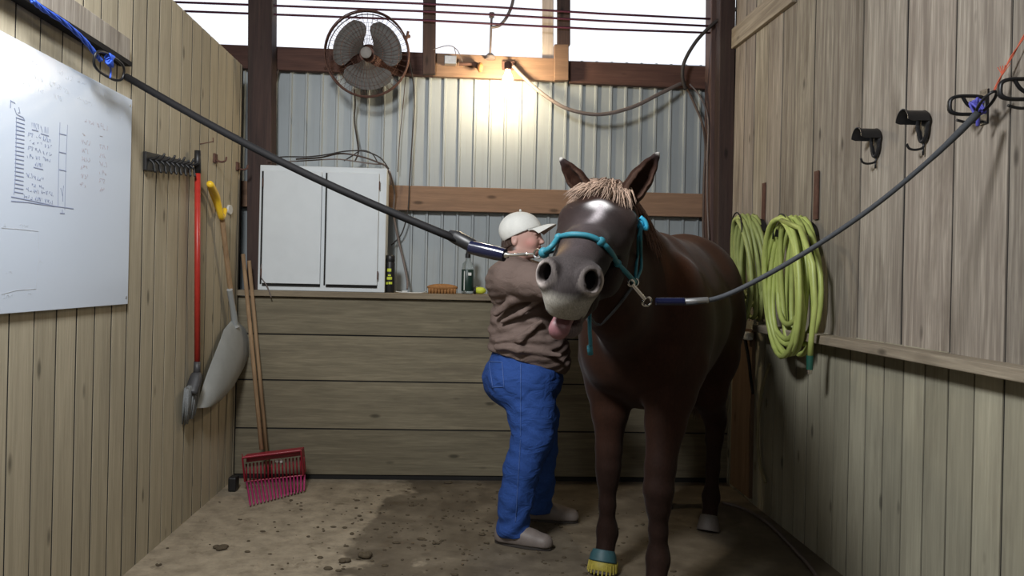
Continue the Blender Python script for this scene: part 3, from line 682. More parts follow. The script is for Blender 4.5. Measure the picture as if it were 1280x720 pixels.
cable('electric_cable',[PB(443,112,.1),PB(444,130,.22),PB(443,150,.26),PB(446,172,.24),PB(448,190,.15),PB(444,201,.1)],.0055,'cord_dark','dark cord hanging from the fan to the cabinet top')
cable('thin_cable',[PB(509,64,.22),PB(516,98,.235),PB(518,130,.25),PB(515,180,.25),PB(512,225,.24),PB(510,262,.235),PB(503,290,.25),PB(493,303,.26),PB(489,306,.27)],.0045,'cord_dark','thin dark cord hanging right of the fan and crossing the brown girt')
cable('thin_cable',[PB(487,215,.05),PB(493,240,.2),PB(492,268,.23),PB(498,300,.25),PB(504,325,.25),PB(509,350,.2),PB(509,361,.1)],.0075,'cord_grey','grey cord hanging beside the cabinet down to the ledge')
cable('thin_cable',[PB(348,86,.26),PB(342,120,.27),PB(341,150,.27),PB(342,172,.27),PB(338,205,.15)],.006,'cord_brown','brown cord hanging down beside the big dark post')
cable('thin_cable',[PB(327,330,-.045),PB(326,345,-.045),PB(334,358,-.05),PB(339,372,-.05)],.004,'cord_grey','grey cord end dangling below the left corner of the cabinet')
cable('thin_cable',[PB(507,96,.25),PB(504,130,.27),PB(500,170,.27),PB(497,215,.25)],.003,'cord_brown','faint thin cord hanging straight above the cabinet right edge')
for i,(pts,r,m_,lb) in enumerate([
 ([(333,200),(355,197),(385,197),(410,194),(432,190),(455,190),(475,198),(486,212)],.0045,'cord_dark','dark wire of the tangle on the cabinet, uppermost'),
 ([(370,200),(400,198),(425,193),(448,196),(470,203),(484,211),(489,232)],.0055,'cord_brown','brown wire of the tangle drooping over the cabinet right corner'),
 ([(340,204),(380,202),(420,200),(446,203),(468,206),(480,206)],.0045,'cord_grey','grey wire lying flat along the cabinet top'),
 ([(430,202),(440,196),(452,189),(465,193),(472,204)],.004,'cord_dark','short dark wire looping above the cabinet right end')]):
    cable('loose_wire',[PB(x,y-1,.02+.03*i) for x,y in pts],r,m_,lb,'wires tangled on the cabinet top','wire',5)
for i,(q_,lb) in enumerate([(((360,-2),(525,4.5),(620,9),(750,17),(915,25)),'top maroon wire across the daylight panels'),(((185,1.5),(340,7),(525,14),(620,18.5),(750,26),(915,34)),'middle maroon wire across the daylight panels'),(((190,12.5),(340,18),(525,25),(620,30),(750,36.5),(915,42)),'bottom maroon wire across the daylight panels')]):
    mb=MB(); mb.tube([PB(x,y,.15) for x,y in q_],.0075,6); mb.build('stretched_wire',M['wire_red'],smooth=True,label=lb,cat='wire',group='maroon wires across the daylight panels')
# ---- right wall: bridle hooks
def bhook(px0,py0,s,label):
    # pixel of the plate top; s scale
    X=XR; p=PX(px0,py0,X); t=thing('bridle_hook',p-A(0,0,.12),label,'hook','black bridle hooks on the right wall')
    def q(dx,dy,out): return PX(px0+dx*s,py0+dy*s,X-out)
    # arched arm: half round trough pointing out into the room
    mb=MB(); rows=[]
    for i in range(6):
        out=.012+.085*i/5; base=p+A(-out,0,.0)
        rows.append([base+A(0,.042*math.sin(w),.05*math.cos(w)-.04+(.006 if i==5 else 0)) for w in np.linspace(-1.45,1.45,13)])
    mb.sheet(rows,.004); mb.build('arm',M['black_metal'],t,smooth='auto')
    mb=MB(); ring=[p+A(-.012,.036*math.sin(w)*(1 if math.cos(w)>0 else .8),-.05+.058*math.cos(w)) for w in np.linspace(0,2*math.pi,25)[:-1]]
    mb.tube(ring,.0085,8,closed=True); mb.box(p+A(-.004,0,-.05),(.012,.03,.10)); mb.build('back_plate',M['black_metal'],t,smooth='auto')
    mb=MB(); b0=p+A(-.01,0,-.105); mb.tube(spline([b0,b0+A(0,0,-.025),b0+A(-.03,0,-.035),b0+A(-.055,0,-.03),b0+A(-.065,0,-.012)],5),.0048,8); mb.tube([b0+A(0,0,-.02),b0+A(0,0,-.055)],.004,8); mb.build('lower_hook',M['black_metal'],t,smooth=True)
bhook(1098,165,1,'black bridle hook nearest the hose, the lower of the two'); bhook(1158,143,1,'black bridle hook in the middle of the right wall')
def rackhook(px,py,label,gr):
    p=PX(px,py,XR); t=thing('tack_hook',p-A(0,0,.08),label,'hook',gr)
    mb=MB(); loop=[]
    for k in range(26):
        w=2*math.pi*k/26; cx,sx=math.cos(w),math.sin(w); loop.append(p+A(-.065+.055*np.sign(cx)*abs(cx)**.6,.0,.0)+A(0,0,.032*np.sign(sx)*abs(sx)**.6)+A(0,-.01*cx,0))
    mb.tube(loop,.0065,8,closed=True,flat=1.6,ref=A(0,1,0)); mb.build('loop',M['black_metal'],t,smooth=True)
    mb=MB(); mb.tube(spline([p+A(-.08,0,.028),p+A(-.06,0,-.0),p+A(-.02,0,-.02),p+A(-.0,0,-.02)],5),.006,8); mb.box(p+A(-.003,0,-.005),(.010,.04,.12)); mb.tube(spline([p+A(0,0,-.055),p+A(-.06,0,-.06),p+A(-.10,0,-.052)],5),.005,8); mb.build('bracket',M['black_metal'],t,smooth='auto')
rackhook(1232,132,'black looped tack hook where the right cross tie is tied','black looped tack hooks'); rackhook(1300,112,'black looped tack hook at the right edge of the photo','black looped tack hooks')
# ---- right cross tie
e1=P(813,377,2.62); w1=PX(1222,142,XR-.09)
t=thing('cross_tie',w1,'grey rope cross tie sagging from the horse to the right wall','cross tie')
Ys=[2.62,2.60,2.60,2.58,2.57,2.56,2.55,2.53]
pp=[(846,379),(868,378),(905,370),(960,343),(1030,301),(1100,252),(1170,193),(1222,142)]
mb=MB(); mb.tube(spline([P(x,y,Y) for (x,y),Y in zip(pp,Ys)],6),[.0075]*6+[.0085]*(6*5)+[.0095,.010,.011,.012,.012,.013,.013],8); mb.build('rope',M['grey_rope'],t,smooth=True)
mb=MB(); a,b=P(819,377,2.62),P(856,377,2.61); mb.lathe(a,b-a,[(.010,0),(.0135,.003),(.0135,.097),(.010,.10)],14); mb.build('dark_sleeve',M['navy'],t,smooth='auto',label='dark navy sleeve over the rope end')
mb=MB(); mb.tube(spline([P(855,377,2.61),P(870,376,2.6),P(885,375,2.6)],5),.0105,8,); mb.build('whipping',M['grey_metal'],t,smooth=True)
mb=MB(); a=P(790,355,2.60);b=P(806,374,2.62); d=nrm(b-a); Ls=float(np.linalg.norm(b-a)); mb.lathe(a,d,[(.006,0),(.0065,Ls*.5),(.0065,Ls)],12)
aa,bb_=frame_for(d,A(0,1,0)); c=b+d*.012
mb.tube([c+aa*.016*math.cos(w)+d*.014*math.sin(w) for w in np.linspace(0,2*math.pi,20)[:-1]],.0042,8,closed=True)
c2=a-d*.004; mb.tube([c2+aa*.010*math.cos(w)+d*.012*math.sin(w) for w in np.linspace(0,2*math.pi,16)[:-1]],.0035,8,closed=True)
mb.build('bolt_snap',M['chrome'],t,smooth='auto',label='brass grey bolt snap')
mb=MB(); c=PX(1233,128,XR-.085); d=nrm(PX(1244,113,XR-.085)-PX(1218,147,XR-.085)); aa,bb_=frame_for(d,A(1,0,0))
mb.tube([c+d*.048*math.cos(w)+bb_*.018*math.sin(w) for w in np.linspace(0,2*math.pi,24)[:-1]],.005,8,closed=True); mb.build('wall_ring',M['black_metal'],t,smooth=True)
mb=twine('',[PX(1243,113,XR-.06),PX(1256,86,XR-.04),PX(1270,62,XR-.03),PX(1286,36,XR-.02)],.0022,2,None,'',.002)
for i in range(6): mb.tube([PX(1253,94,XR-.05),PX(1247+i*3.2,84-i*1.0,XR-.045)],.0015,4)
mb.build('orange_baling_twine',M['orange_twine'],smooth=True,label='thin orange twine rising to the right edge above the tack hook',cat='twine')
mb=MB(); k0=PX(1223,134,XR-.08)
for i in range(8):
    w=i*1.3; mb.tube(spline([k0+A(.0,.03*math.cos(w),.03*math.sin(w)),k0+A(-.018,-.02*math.sin(w),.02),k0+A(.012,.02*math.sin(w),-.022),k0+A(-.005,.02*math.cos(w*2),.018)],5),.004,6)
mb.tube(spline([k0,k0+A(0,0,-.03),PX(1222,157,XR-.07)],5),.006,6); mb.build('violet_baling_twine',M['violet_twine'],smooth=True,label='violet blue twine knotted at the right wall tie point',cat='twine')
# ---- hoses
def hose(cx,cy,Yc,ry,rz_,nl,mat,label,seed,tail=None,oxmax=.11,rad=.0135):
    r=random.Random(seed); zc=float(PX(cx,cy,XR-.06)[2])
    t=thing('garden_hose',(XR-.06,Yc,zc-rz_),label,'hose')
    pts=[]
    top=zc+rz_
    for k in range(nl):
        sy=ry*r.uniform(.62,1.06); sz=rz_*r.uniform(.74,1.0); off=.028+(oxmax-.02)*k/nl; dy=r.uniform(-.03,.03)
        if k>=nl-2: sz=rz_*1.0; sy=ry*1.04
        for j in range(26):
            w=2*math.pi*j/26; f=(math.cos(w)+1)/2
            # all loops hang from the same hook: top pinned, sides spread downward
            yy=Yc+dy*(1-f)+sy*math.sin(w)*(1-.25*f); zz=top-.012*(k%3)-(1-f)*2*sz+ .0
            pts.append(A(XR-off-.035*f-.012*math.sin(w*2+k),yy,zz))
    if tail is not None:
        pts+= [q for q in tail]
    mb=MB(); mb.tube(pts,rad,8); mb.build('coil',M[mat],t,smooth=True); return t,top,pts
tt=[PX(1000,285,XR-.16),PX(1016,330,XR-.15),PX(1019,380,XR-.145),PX(1014,425,XR-.14),PX(1012.5,446,XR-.14)]
hz=float(PX(995,272,XR-.1)[2]); hb=float(PX(980,443,XR-.12)[2])
Yh=float(PX(992,300,XR-.10)[1])
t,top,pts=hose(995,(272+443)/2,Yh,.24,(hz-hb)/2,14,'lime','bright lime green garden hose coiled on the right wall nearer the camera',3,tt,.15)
mb=MB(); mb.cyl(tt[-1]+A(0,0,.006),PX(1012,462,XR-.14),.017,.015,n=14); mb.build('coupling',M['dark_green'],t,smooth='auto',label='dark green hose end')
mb=MB(); mb.cyl(PX(1012,461,XR-.14),PX(1011.5,467,XR-.14),.014,.012,n=14); mb.build('fitting',M['chrome'],t,smooth='auto')
hz2=float(PX(938,279,XR-.1)[2]); Yh2=float(PX(936,300,XR-.09)[1])
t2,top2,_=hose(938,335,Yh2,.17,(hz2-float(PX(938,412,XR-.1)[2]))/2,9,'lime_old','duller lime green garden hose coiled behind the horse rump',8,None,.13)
for (Yc,tp,x0,y0,y1,lb) in ((Yh,top,1021,214,266,'black hose hanger holding the bright lime hose'),(Yh2,top2,955,229,282,'black hose hanger holding the duller lime hose')):
    t=thing('hose_hanger',(XR-.05,Yc,tp-.12),lb,'hose hanger','hose hangers on the right wall')
    mb=MB(); rows=[[A(XR-.015-.15*i/5,Yc+.085*math.sin(w),tp-.125+.10*math.cos(w)) for w in np.linspace(-1.3,1.3,15)] for i in range(6)]
    mb.sheet(rows,.005); mb.build('saddle',M['black_metal'],t,smooth='auto')
    mb=MB(); a=PX(x0,y0,XR-.004);b=PX(x0,y1+8,XR-.004); mb.box((a+b)/2+A(-.003,0,0),(.008,.045,abs(a[2]-b[2]))); mb.build('strap',M['rust'],t)
    mb=MB(); mb.tube([A(XR-.168,Yc+.10*math.sin(w),tp-.12+.135*math.cos(w)) for w in np.linspace(-1.5,1.5,17)],.0045,6); mb.build('front_lip',M['black_metal'],t,smooth=True)
cable('floor_hose',[PZ(903,628,.012),PZ(930,636,.012),PZ(960,654,.012),PZ(990,684,.012),PZ(1012,708,.012),PZ(1030,735,.012)],.009,'cord_grey','thin grey hose lying on the floor along the right wall',cat='hose')
cable('black_strap',[PX(929,412,XR),PX(930,420,XR-.03),PX(935,445,XR-.03),PX(938,470,XR-.03),PX(941,492,XR-.03)],.009,'black_rubber','short black strap hanging below the duller lime hose',cat='strap')
cable('pale_hose',[PX(962,455,XR-.02),PX(952,490,XR-.02),PX(947,540,XR-.02),PX(950,580,XR-.02),PX(957,603,XR-.02)],.009,'tan_cord','dull cord hanging down the lower right wall near the corner',cat='cord')
mb=MB(); c=PX(937,420,XR-.03); mb.box(c+A(-.01,0,0),(.05,.07,.05)); mb.build('white_rag',M['label_white'],bevel=.012,label='small white lump on the ledge end below the duller hose',cat='rag')
# ---- droppings on the floor
cl=[(272,686,.035,.6),(455,697,.032,1.2),(432,703,.03,.8),(198,707,.012,1),(545,680,.015,1),(608,680,.012,1),(470,662,.012,.8),(300,650,.010,.8),(560,604,.02,.8),(598,606,.015,1)]
desc=['dark clod lying alone on the pale floor at the left','darkest manure clod near the bottom middle of the floor','low manure clod beside the darkest clod','tiny dark crumb near the left wall base','small crumb left of the person','tiny crumb just behind the near shoe','tiny crumb on the damp floor middle','tiny crumb right of the pale floor corner','small clod under the kick boards','small clod under the kick boards beside the far shoe']
for (x,y,r,hh),ds in zip(cl,desc):
    p=PZ(x,y,0); mb=MB(); rr=random.Random(x)
    for i in range(5): mb.ball(p+A(rr.uniform(-r,r)*.8,rr.uniform(-r,r)*.6,r*.35*hh),(r*rr.uniform(.5,.8),r*rr.uniform(.4,.7),r*.38*hh),n=8)
    mb.build('manure_clod',M['manure'],smooth=True,label=ds,cat='clod',group='manure clods on the floor')
mb=MB(); rr=random.Random(4)
for i in range(520):
    x=rr.gauss(-.1,.55); y=rr.gauss(4.1,.5)
    if not(-1.45<x<1.6 and 3.2<y<5.0): continue
    s_=abs(rr.gauss(.003,.003))+.0018; mb.ball(A(x,y,s_*.3),(s_*rr.uniform(.8,2),s_,s_*.6),n=6)
mb.build('floor_crumbs',M['manure'],label='scattered crumbs of dirt and hay on the stall floor',cat='dirt',kind='stuff')
# ============================================================ smooth implicit bodies
class SDF:
    def __init__(s,xs,ys,zs):
        s.ax=[np.asarray(a,np.float32) for a in (xs,ys,zs)]
        s.F=np.full([len(a) for a in s.ax],.08,np.float32)
    def _sub(s,lo,hi):
        sl=[];g=[]
        for i,a in enumerate(s.ax):
            i0=max(0,int(np.searchsorted(a,lo[i]))-1); i1=min(len(a),int(np.searchsorted(a,hi[i]))+1)
            if i1<=i0: return None,None
            sl.append(slice(i0,i1)); g.append(a[i0:i1])
        return tuple(sl),np.meshgrid(*g,indexing='ij',sparse=True)
    def _mix(s,sl,d,k,op):
        f=s.F[sl]
        if op=='sub': d=-d; h=np.maximum(k-np.abs(f-d),0)/k; s.F[sl]=np.maximum(f,d)+h*h*k*.25
        else: h=np.maximum(k-np.abs(f-d),0)/k; s.F[sl]=np.minimum(f,d)-h*h*k*.25
    def cone(s,a,b,ra,rb,k=.04,flat=None,op='add'):
        a=np.asarray(a,float);b=np.asarray(b,float); R=max(ra,rb)*(1 if flat is None or flat[1]<=1 else flat[1]); m=R+k+.04
        sl,g=s._sub(np.minimum(a,b)-m,np.maximum(a,b)+m)
        if sl is None: return s
        ab=b-a; L2=max(float(ab@ab),1e-9); px,py,pz=g[0]-a[0],g[1]-a[1],g[2]-a[2]
        h=np.clip((px*ab[0]+py*ab[1]+pz*ab[2])/L2,0,1)
        vx,vy,vz=px-h*ab[0],py-h*ab[1],pz-h*ab[2]; v2=vx*vx+vy*vy+vz*vz; sc=1.0
        if flat is not None:
            w=nrm(flat[0]); q=flat[1]; dd=vx*w[0]+vy*w[1]+vz*w[2]; v2=v2+dd*dd*(1/q**2-1); sc=min(q,1)**.5
        d=(np.sqrt(np.maximum(v2,0))-(ra+(rb-ra)*h))*sc; s._mix(sl,d.astype(np.float32),k,op); return s
    def chain(s,pts,k=.03,flat=None):
        for (a,ra),(b,rb) in zip(pts,pts[1:]): s.cone(a,b,ra,rb,k,flat)
        return s
    def ell(s,c,r,ax=None,k=.04,op='add'):
        c=np.asarray(c,float); m=max(r)+k+.04; sl,g=s._sub(c-m,c+m)
        if sl is None: return s
        px,py,pz=g[0]-c[0],g[1]-c[1],g[2]-c[2]
        if ax is None: ax=np.eye(3)
        q=[px*a[0]+py*a[1]+pz*a[2] for a in [nrm(x) for x in ax]]
        k0=np.sqrt(sum((q[i]/r[i])**2 for i in range(3))); k1=np.sqrt(sum((q[i]/r[i]**2)**2 for i in range(3)))
        d=k0*(k0-1)/np.maximum(k1,1e-6); s._mix(sl,d.astype(np.float32),k,op); return s
    def cut(s,p,n_):   # keep the side the normal points away from
        g=np.meshgrid(*s.ax,indexing='ij',sparse=True); n_=nrm(n_); d=(g[0]-p[0])*n_[0]+(g[1]-p[1])*n_[1]+(g[2]-p[2])*n_[2]
        s.F=np.maximum(s.F,d.astype(np.float32)); return s
    def mesh(s):
        F=s.F; nx,ny,nz=F.shape; S=F<0
        cnt=np.zeros((nx-1,ny-1,nz-1),np.int8)
        for i in (0,1):
            for j in (0,1):
                for k in (0,1): cnt+=S[i:nx-1+i,j:ny-1+j,k:nz-1+k]
        act=(cnt>0)&(cnt<8); I,J,K=np.nonzero(act); n=len(I)
        idx=np.full(act.shape,-1,np.int64); idx[I,J,K]=np.arange(n)
        X,Y,Z=s.ax; acc=np.zeros((n,3)); w=np.zeros(n)
        cor=[(i,j,k) for i in (0,1) for j in (0,1) for k in (0,1)]
        for a in cor:
            for d in range(3):
                if a[d]: continue
                b=list(a); b[d]=1; b=tuple(b)
                fa=F[I+a[0],J+a[1],K+a[2]]; fb=F[I+b[0],J+b[1],K+b[2]]; m=(fa<0)!=(fb<0)
                t=np.where(m,fa/(np.where(m,fa-fb,1)),0)
                pa=np.stack([X[I+a[0]],Y[J+a[1]],Z[K+a[2]]],1); pb=np.stack([X[I+b[0]],Y[J+b[1]],Z[K+b[2]]],1)
                acc+=np.where(m[:,None],pa+(pb-pa)*t[:,None],0); w+=m
        V=acc/w[:,None]; Q=[]
        for d in range(3):
            sl0=[slice(None)]*3; sl1=[slice(None)]*3; sl0[d]=slice(0,-1); sl1[d]=slice(1,None)
            a=S[tuple(sl0)]; b=S[tuple(sl1)]; e=a!=b; o=[x for x in range(3) if x!=d]
            E=np.array(np.nonzero(e)); ok=(E[o[0]]>0)&(E[o[1]]>0)&(E[o[0]]<F.shape[o[0]]-1)&(E[o[1]]<F.shape[o[1]]-1); E=E[:,ok]
            def cell(u,v):
                c=[E[0].copy(),E[1].copy(),E[2].copy()]; c[o[0]]-=u; c[o[1]]-=v; return idx[c[0],c[1],c[2]]
            q=np.stack([cell(0,0),cell(1,0),cell(1,1),cell(0,1)],1); ins=a[tuple(E)]
            fl=ins if d!=1 else ~ins
            q[~fl]=q[~fl][:,::-1]; Q.append(q)
        Q=np.concatenate(Q); Q=Q[(Q>=0).all(1)]
        return V,Q
def smoothV(V,Q,it=2,lam=.5):
    E=np.concatenate([Q[:,[0,1]],Q[:,[1,2]],Q[:,[2,3]],Q[:,[3,0]]]); n=len(V)
    for _ in range(it):
        a=np.zeros_like(V); c=np.zeros(n)
        for i,j in ((0,1),(1,0)):
            for k in range(3): a[:,k]+=np.bincount(E[:,i],V[E[:,j],k],n)
            c+=np.bincount(E[:,i],minlength=n)
        V=V+(a/c[:,None]-V)*lam
    return V
def build_sdf(name,S,mat,parent,colfn=None,it=2,org=None,label=None,cat=None,dispfn=None):
    V,Q=S.mesh(); V=smoothV(V,Q,it)
    if dispfn is not None: V=dispfn(V)
    o0=ORG[parent.name] if parent is not None else (A(*org) if org is not None else A((V[:,0].min()+V[:,0].max())/2,(V[:,1].min()+V[:,1].max())/2,V[:,2].min()))
    me=bpy.data.meshes.new(name); me.vertices.add(len(V)); me.vertices.foreach_set('co',(V-o0).astype(np.float32).ravel())
    me.loops.add(4*len(Q)); me.loops.foreach_set('vertex_index',Q.astype(np.int32).ravel())
    me.polygons.add(len(Q)); me.polygons.foreach_set('loop_start',np.arange(0,4*len(Q),4,dtype=np.int32))
    try: me.polygons.foreach_set('loop_total',np.full(len(Q),4,np.int32))
    except Exception: pass
    me.update(calc_edges=True); me.validate(); me.polygons.foreach_set('use_smooth',[True]*len(me.polygons))
    at=me.color_attributes.new('Col','FLOAT_COLOR','POINT'); cc=np.ones((len(V),4),np.float32)
    if colfn is not None: cc[:,:3]=colfn(V)
    at.data.foreach_set('color',cc.ravel()); me.materials.append(mat)
    o=bpy.data.objects.new(name,me); COL.objects.link(o); ORG[o.name]=o0
    if parent is not None: o.parent=parent
    else: o.location=[float(c) for c in o0]
    return setp(o,label,cat)
def axis(lo,hi,step,fine=None):
    if fine is None: return np.arange(lo,hi,step)
    fl,fh,fs=fine
    a=[np.arange(lo,fl,step)] if fl>lo else []
    b=np.arange(max(lo,fl),fh,fs); c=[np.arange(fh,hi,step)] if fh<hi else []
    return np.concatenate(a+[b]+c)
def blob(V,c,r,ax=None,soft=.5,nz=0,nf=40):
    """0..1 patch mask around c"""
    d=V-np.asarray(c); 
    if ax is not None: d=np.stack([d@nrm(a) for a in ax],1)
    q=np.sqrt(((d/np.asarray(r))**2).sum(1))
    if nz: q=q+nz*(np.sin(V[:,0]*nf+1)*np.sin(V[:,1]*nf*1.3)*np.sin(V[:,2]*nf*.9+2))
    return np.clip((1+soft/2-q)/soft,0,1)[:,None]
# ------------------------------------------------------------ horse
fx=nrm([-.45,-.893,0]); lx=A(.893,-.45,0)
# body frame: X forward (to the head), Y to the horse's left, Z up
HO=A(1.03,3.99,0)
def B(X,Y,Z): return HO+fx*X+lx*Y+A(0,0,Z)
poll=P(760,236,2.83)
ha=nrm(A(-.305,-.855,-.405)); hs=nrm(np.cross(A(0,0,1),ha)) ; hs=hs if hs[0]>0 else -hs
hn=np.cross(ha,hs); hn=hn if hn[2]>0 else -hn
tw=math.radians(9); hs,hn=hs*math.cos(tw)-hn*math.sin(tw),hn*math.cos(tw)+hs*math.sin(tw)
HK=1.17
def H(t,s,n): return poll+(ha*t+hs*s+hn*n)*HK
class HS:      # head primitives, all scaled by HK
    def ell(q,c,r,ax=None,k=.04,op='add'): S.ell(c,[x*HK for x in r],ax,k*HK,op)
    def cone(q,a,b,ra,rb,k=.04,flat=None,op='add'): S.cone(a,b,ra*HK,rb*HK,k*HK,flat,op)
Sh=HS()
S=SDF(axis(.12,2.0,.0125,(.18,.86,.0055)),axis(2.12,5.05,.0125,(2.18,3.05,.0055)),axis(-.02,2.0,.0125,(1.12,1.84,.0055)))
bx=[fx,lx,A(0,0,1)]
S.ell(B(-.05,0,1.18),(.66,.31,.35),bx,.1)
S.ell(B(.40,0,1.14),(.36,.27,.38),bx,.12)
for s in (-1,1):
    S.ell(B(.44,.155*s,1.12),(.22,.125,.33),bx,.08); S.ell(B(.60,.10*s,1.04),(.14,.12,.17),bx,.06)
    S.ell(B(-.56,.13*s,1.20),(.27,.18,.34),bx,.1)
S.cone(B(.50,0,1.46),B(.20,0,1.44),.09,.09,.16,(lx,.7)); S.cone(B(.2,0,1.42),B(-.4,0,1.44),.11,.14,.16)
S.ell(B(-.50,0,1.29),(.34,.27,.31),bx,.12)
S.ell(B(.1,0,.98),(.42,.22,.19),bx,.1)
for (s,hx,hy,ox) in ((1,-.37,.19,.12),(-1,-.68,-.13,-.16)):    # hind legs
    q=lambda X,Y,Z:B(X,Y,Z)
    S.chain([(B(-.52,.14*s,1.12),.19),(B(-.40+ox*.5,.17*s,.95),.15),(B(-.46+ox,.165*s,.76),.095),(B(hx-.13,hy*1.0,.57),.058)],.06)
    S.chain([(B(hx-.13,hy,.57),.055),(B(hx-.10,hy,.48),.046),(B(hx-.07,hy,.32),.036),(B(hx-.04,hy,.19),.038),(B(hx-.03,hy,.165),.046),(B(hx,hy,.10),.036),(B(hx+.02,hy,.055),.045)],.025)
    S.cone(B(hx-.17,hy,.62),B(hx-.12,hy,.50),.032,.03,.03)
    S.cone(B(-.62,.1*s,1.1),B(hx-.17,hy,.64),.10,.03,.08)
FL=[(B(.46,-.15,.98),.15),(B(.47,-.145,.86),.112),(B(.485,-.14,.74),.083),(B(.49,-.14,.56),.058),(B(.495,-.14,.48),.055),(B(.495,-.14,.42),.046),(B(.495,-.14,.30),.036),(B(.49,-.14,.205),.038),(B(.485,-.14,.17),.047),(B(.51,-.14,.105),.037),(B(.53,-.14,.06),.047)]
FR2=[(B(.48,.15,.98),.15),(B(.56,.15,.86),.112),(B(.63,.15,.74),.085),(B(.71,.15,.56),.062),(B(.735,.15,.47),.060),(B(.73,.15,.40),.048),(B(.72,.15,.29),.037),(B(.71,.15,.20),.04),(B(.715,.15,.165),.047),(B(.74,.15,.105),.037),(B(.76,.15,.06),.047)]
S.chain(FL,.03); S.chain(FR2,.03)
# neck
S.chain([(B(.42,0,1.24),.27),(B(.62,.0,1.34),.225),(H(.16,.0,-.30)*.5+B(.62,0,1.34)*.5+A(0,0,.015),.175),(H(.03,.005,-.13),.118)],.08,(lx,.60))
S.cone(B(.45,0,1.50),H(-.02,0,-.05),.06,.05,.10,(lx,.8))
S.cone(B(.66,0,1.10),H(.12,0,-.22),.13,.085,.08,(lx,.9))
# head
ax=[ha,hs,hn]
Sh.ell(H(.05,0,-.075),(.11,.088,.075),ax,.04)
Sh.ell(H(.17,0,-.075),(.12,.104,.07),ax,.05)
for s in (-1,1):
    Sh.ell(H(.185,.070*s,-.162),(.125,.036,.098),ax,.035)           # cheek
    Sh.ell(H(.145,.088*s,-.048),(.050,.024,.024),ax,.045)          # brow
    Sh.ell(H(.06,.06*s,-.10),(.07,.04,.07),ax,.03)
    Sh.cone(H(.24,.082*s,-.082),H(.40,.052*s,-.085),.018,.012,.03)   # facial crest
Sh.cone(H(.20,0,-.082),H(.40,0,-.066),.088,.062,.04,(hs,1.05))
Sh.cone(H(.38,0,-.066),H(.54,0,-.060),.060,.052,.04,(hs,1.06))
Sh.cone(H(.44,0,-.085),H(.56,0,-.080),.058,.054,.03,(hs,1.1))
# muzzle
Sh.ell(H(.570,0,-.085),(.052,.058,.058),ax,.03)
Sh.ell(H(.586,0,-.112),(.040,.056,.050),ax,.03); Sh.ell(H(.580,0,-.145),(.034,.050,.020),ax,.02)                  # upper lip
for s in (-1,1):
    nc=H(.590,.051*s,-.044); d=nrm(ha*.75+hs*.66*s+hn*.10); e1=nrm(np.cross(d,hn)); e2=np.cross(d,e1)
    Sh.ell(H(.570,.053*s,-.055),(.048,.032,.044),ax,.02)
    rim=[nc+d*.008+e1*.025*math.cos(w)+e2*.035*math.sin(w) for w in np.linspace(0,2*math.pi,15)]
    for a_,b_ in zip(rim,rim[1:]):
        qo=float(nrm((a_+b_)/2-(nc+d*.008))@nrm(hs*s-hn*.45)); rr_=.0062+.0030*max(0,qo); of=-d*.010*HK*max(0,-qo+.3); Sh.cone(a_+of,b_+of,rr_,rr_,.014)
# lower jaw, open
Sh.cone(H(.20,0,-.225),H(.36,0,-.222),.052,.038,.04,(hs,1.2)); Sh.cone(H(.36,0,-.222),H(.515,0,-.218),.038,.028,.03,(hs,1.15))
Sh.ell(H(.530,0,-.222),(.038,.036,.028),ax,.02)
Sh.cone(H(.05,0,-.16),H(.22,0,-.215),.085,.055,.05,(hs,.75))
for s in (-1,1): Sh.cone(H(.42,.045*s,-.13),H(.44,.034*s,-.205),.016,.014,.02)
# mouth gap, nostril holes, eye sockets
Sh.cone(H(.46,0,-.172),H(.66,0,-.178),.010,.018,.012,(hs,2.6),op='sub')
for s in (-1,1):
    nc=H(.590,.051*s,-.044); d=nrm(ha*.75+hs*.66*s+hn*.10); e1=nrm(np.cross(d,hn)); e2=np.cross(d,e1)
    Sh.ell(nc+d*.004,(.040,.0175,.027),[d,e1,e2],.006,'sub')
    Sh.ell(H(.150,.106*s,-.066),(.024,.016,.015),ax,.012,'sub')
    Sh.ell(H(.35,.070*s,-.12),(.07,.016,.03),ax,.03,'sub')
# ears
EAR={}
for s,tip in ((-1,P(700,197,2.86)),(1,P(824,190,2.80))):
    b_=H(-.0,.062*s,-.028); L_=np.linalg.norm(tip-b_); u=(tip-b_)/L_; fw=nrm(nrm(CAM-b_)-u*float(nrm(CAM-b_)@u)+A(-.25*s*0,0,0)); fw=nrm(fw+ (np.cross(u,fw))*(.45*s)); sd=np.cross(u,fw)
    g_=1.12 if s>0 else .92; pr=[(t_,r_*g_) for t_,r_ in ((0,.034),(.2,.041),(.45,.040),(.7,.027),(.9,.012),(1.0,.004))]
    for (t0,r0),(t1,r1) in zip(pr,pr[1:]): S.cone(b_+u*L_*t0,b_+u*L_*t1,r0,r1,.012,(fw,.62))
    for (t0,r0),(t1,r1) in zip(pr[1:],pr[2:-1]): S.cone(b_+u*L_*(t0+.02)+fw*.016,b_+u*L_*t1+fw*.014,r0*.62,r1*.55,.006,(fw,.8),op='sub')
    EAR[s]=(b_,u,L_,fw,sd)
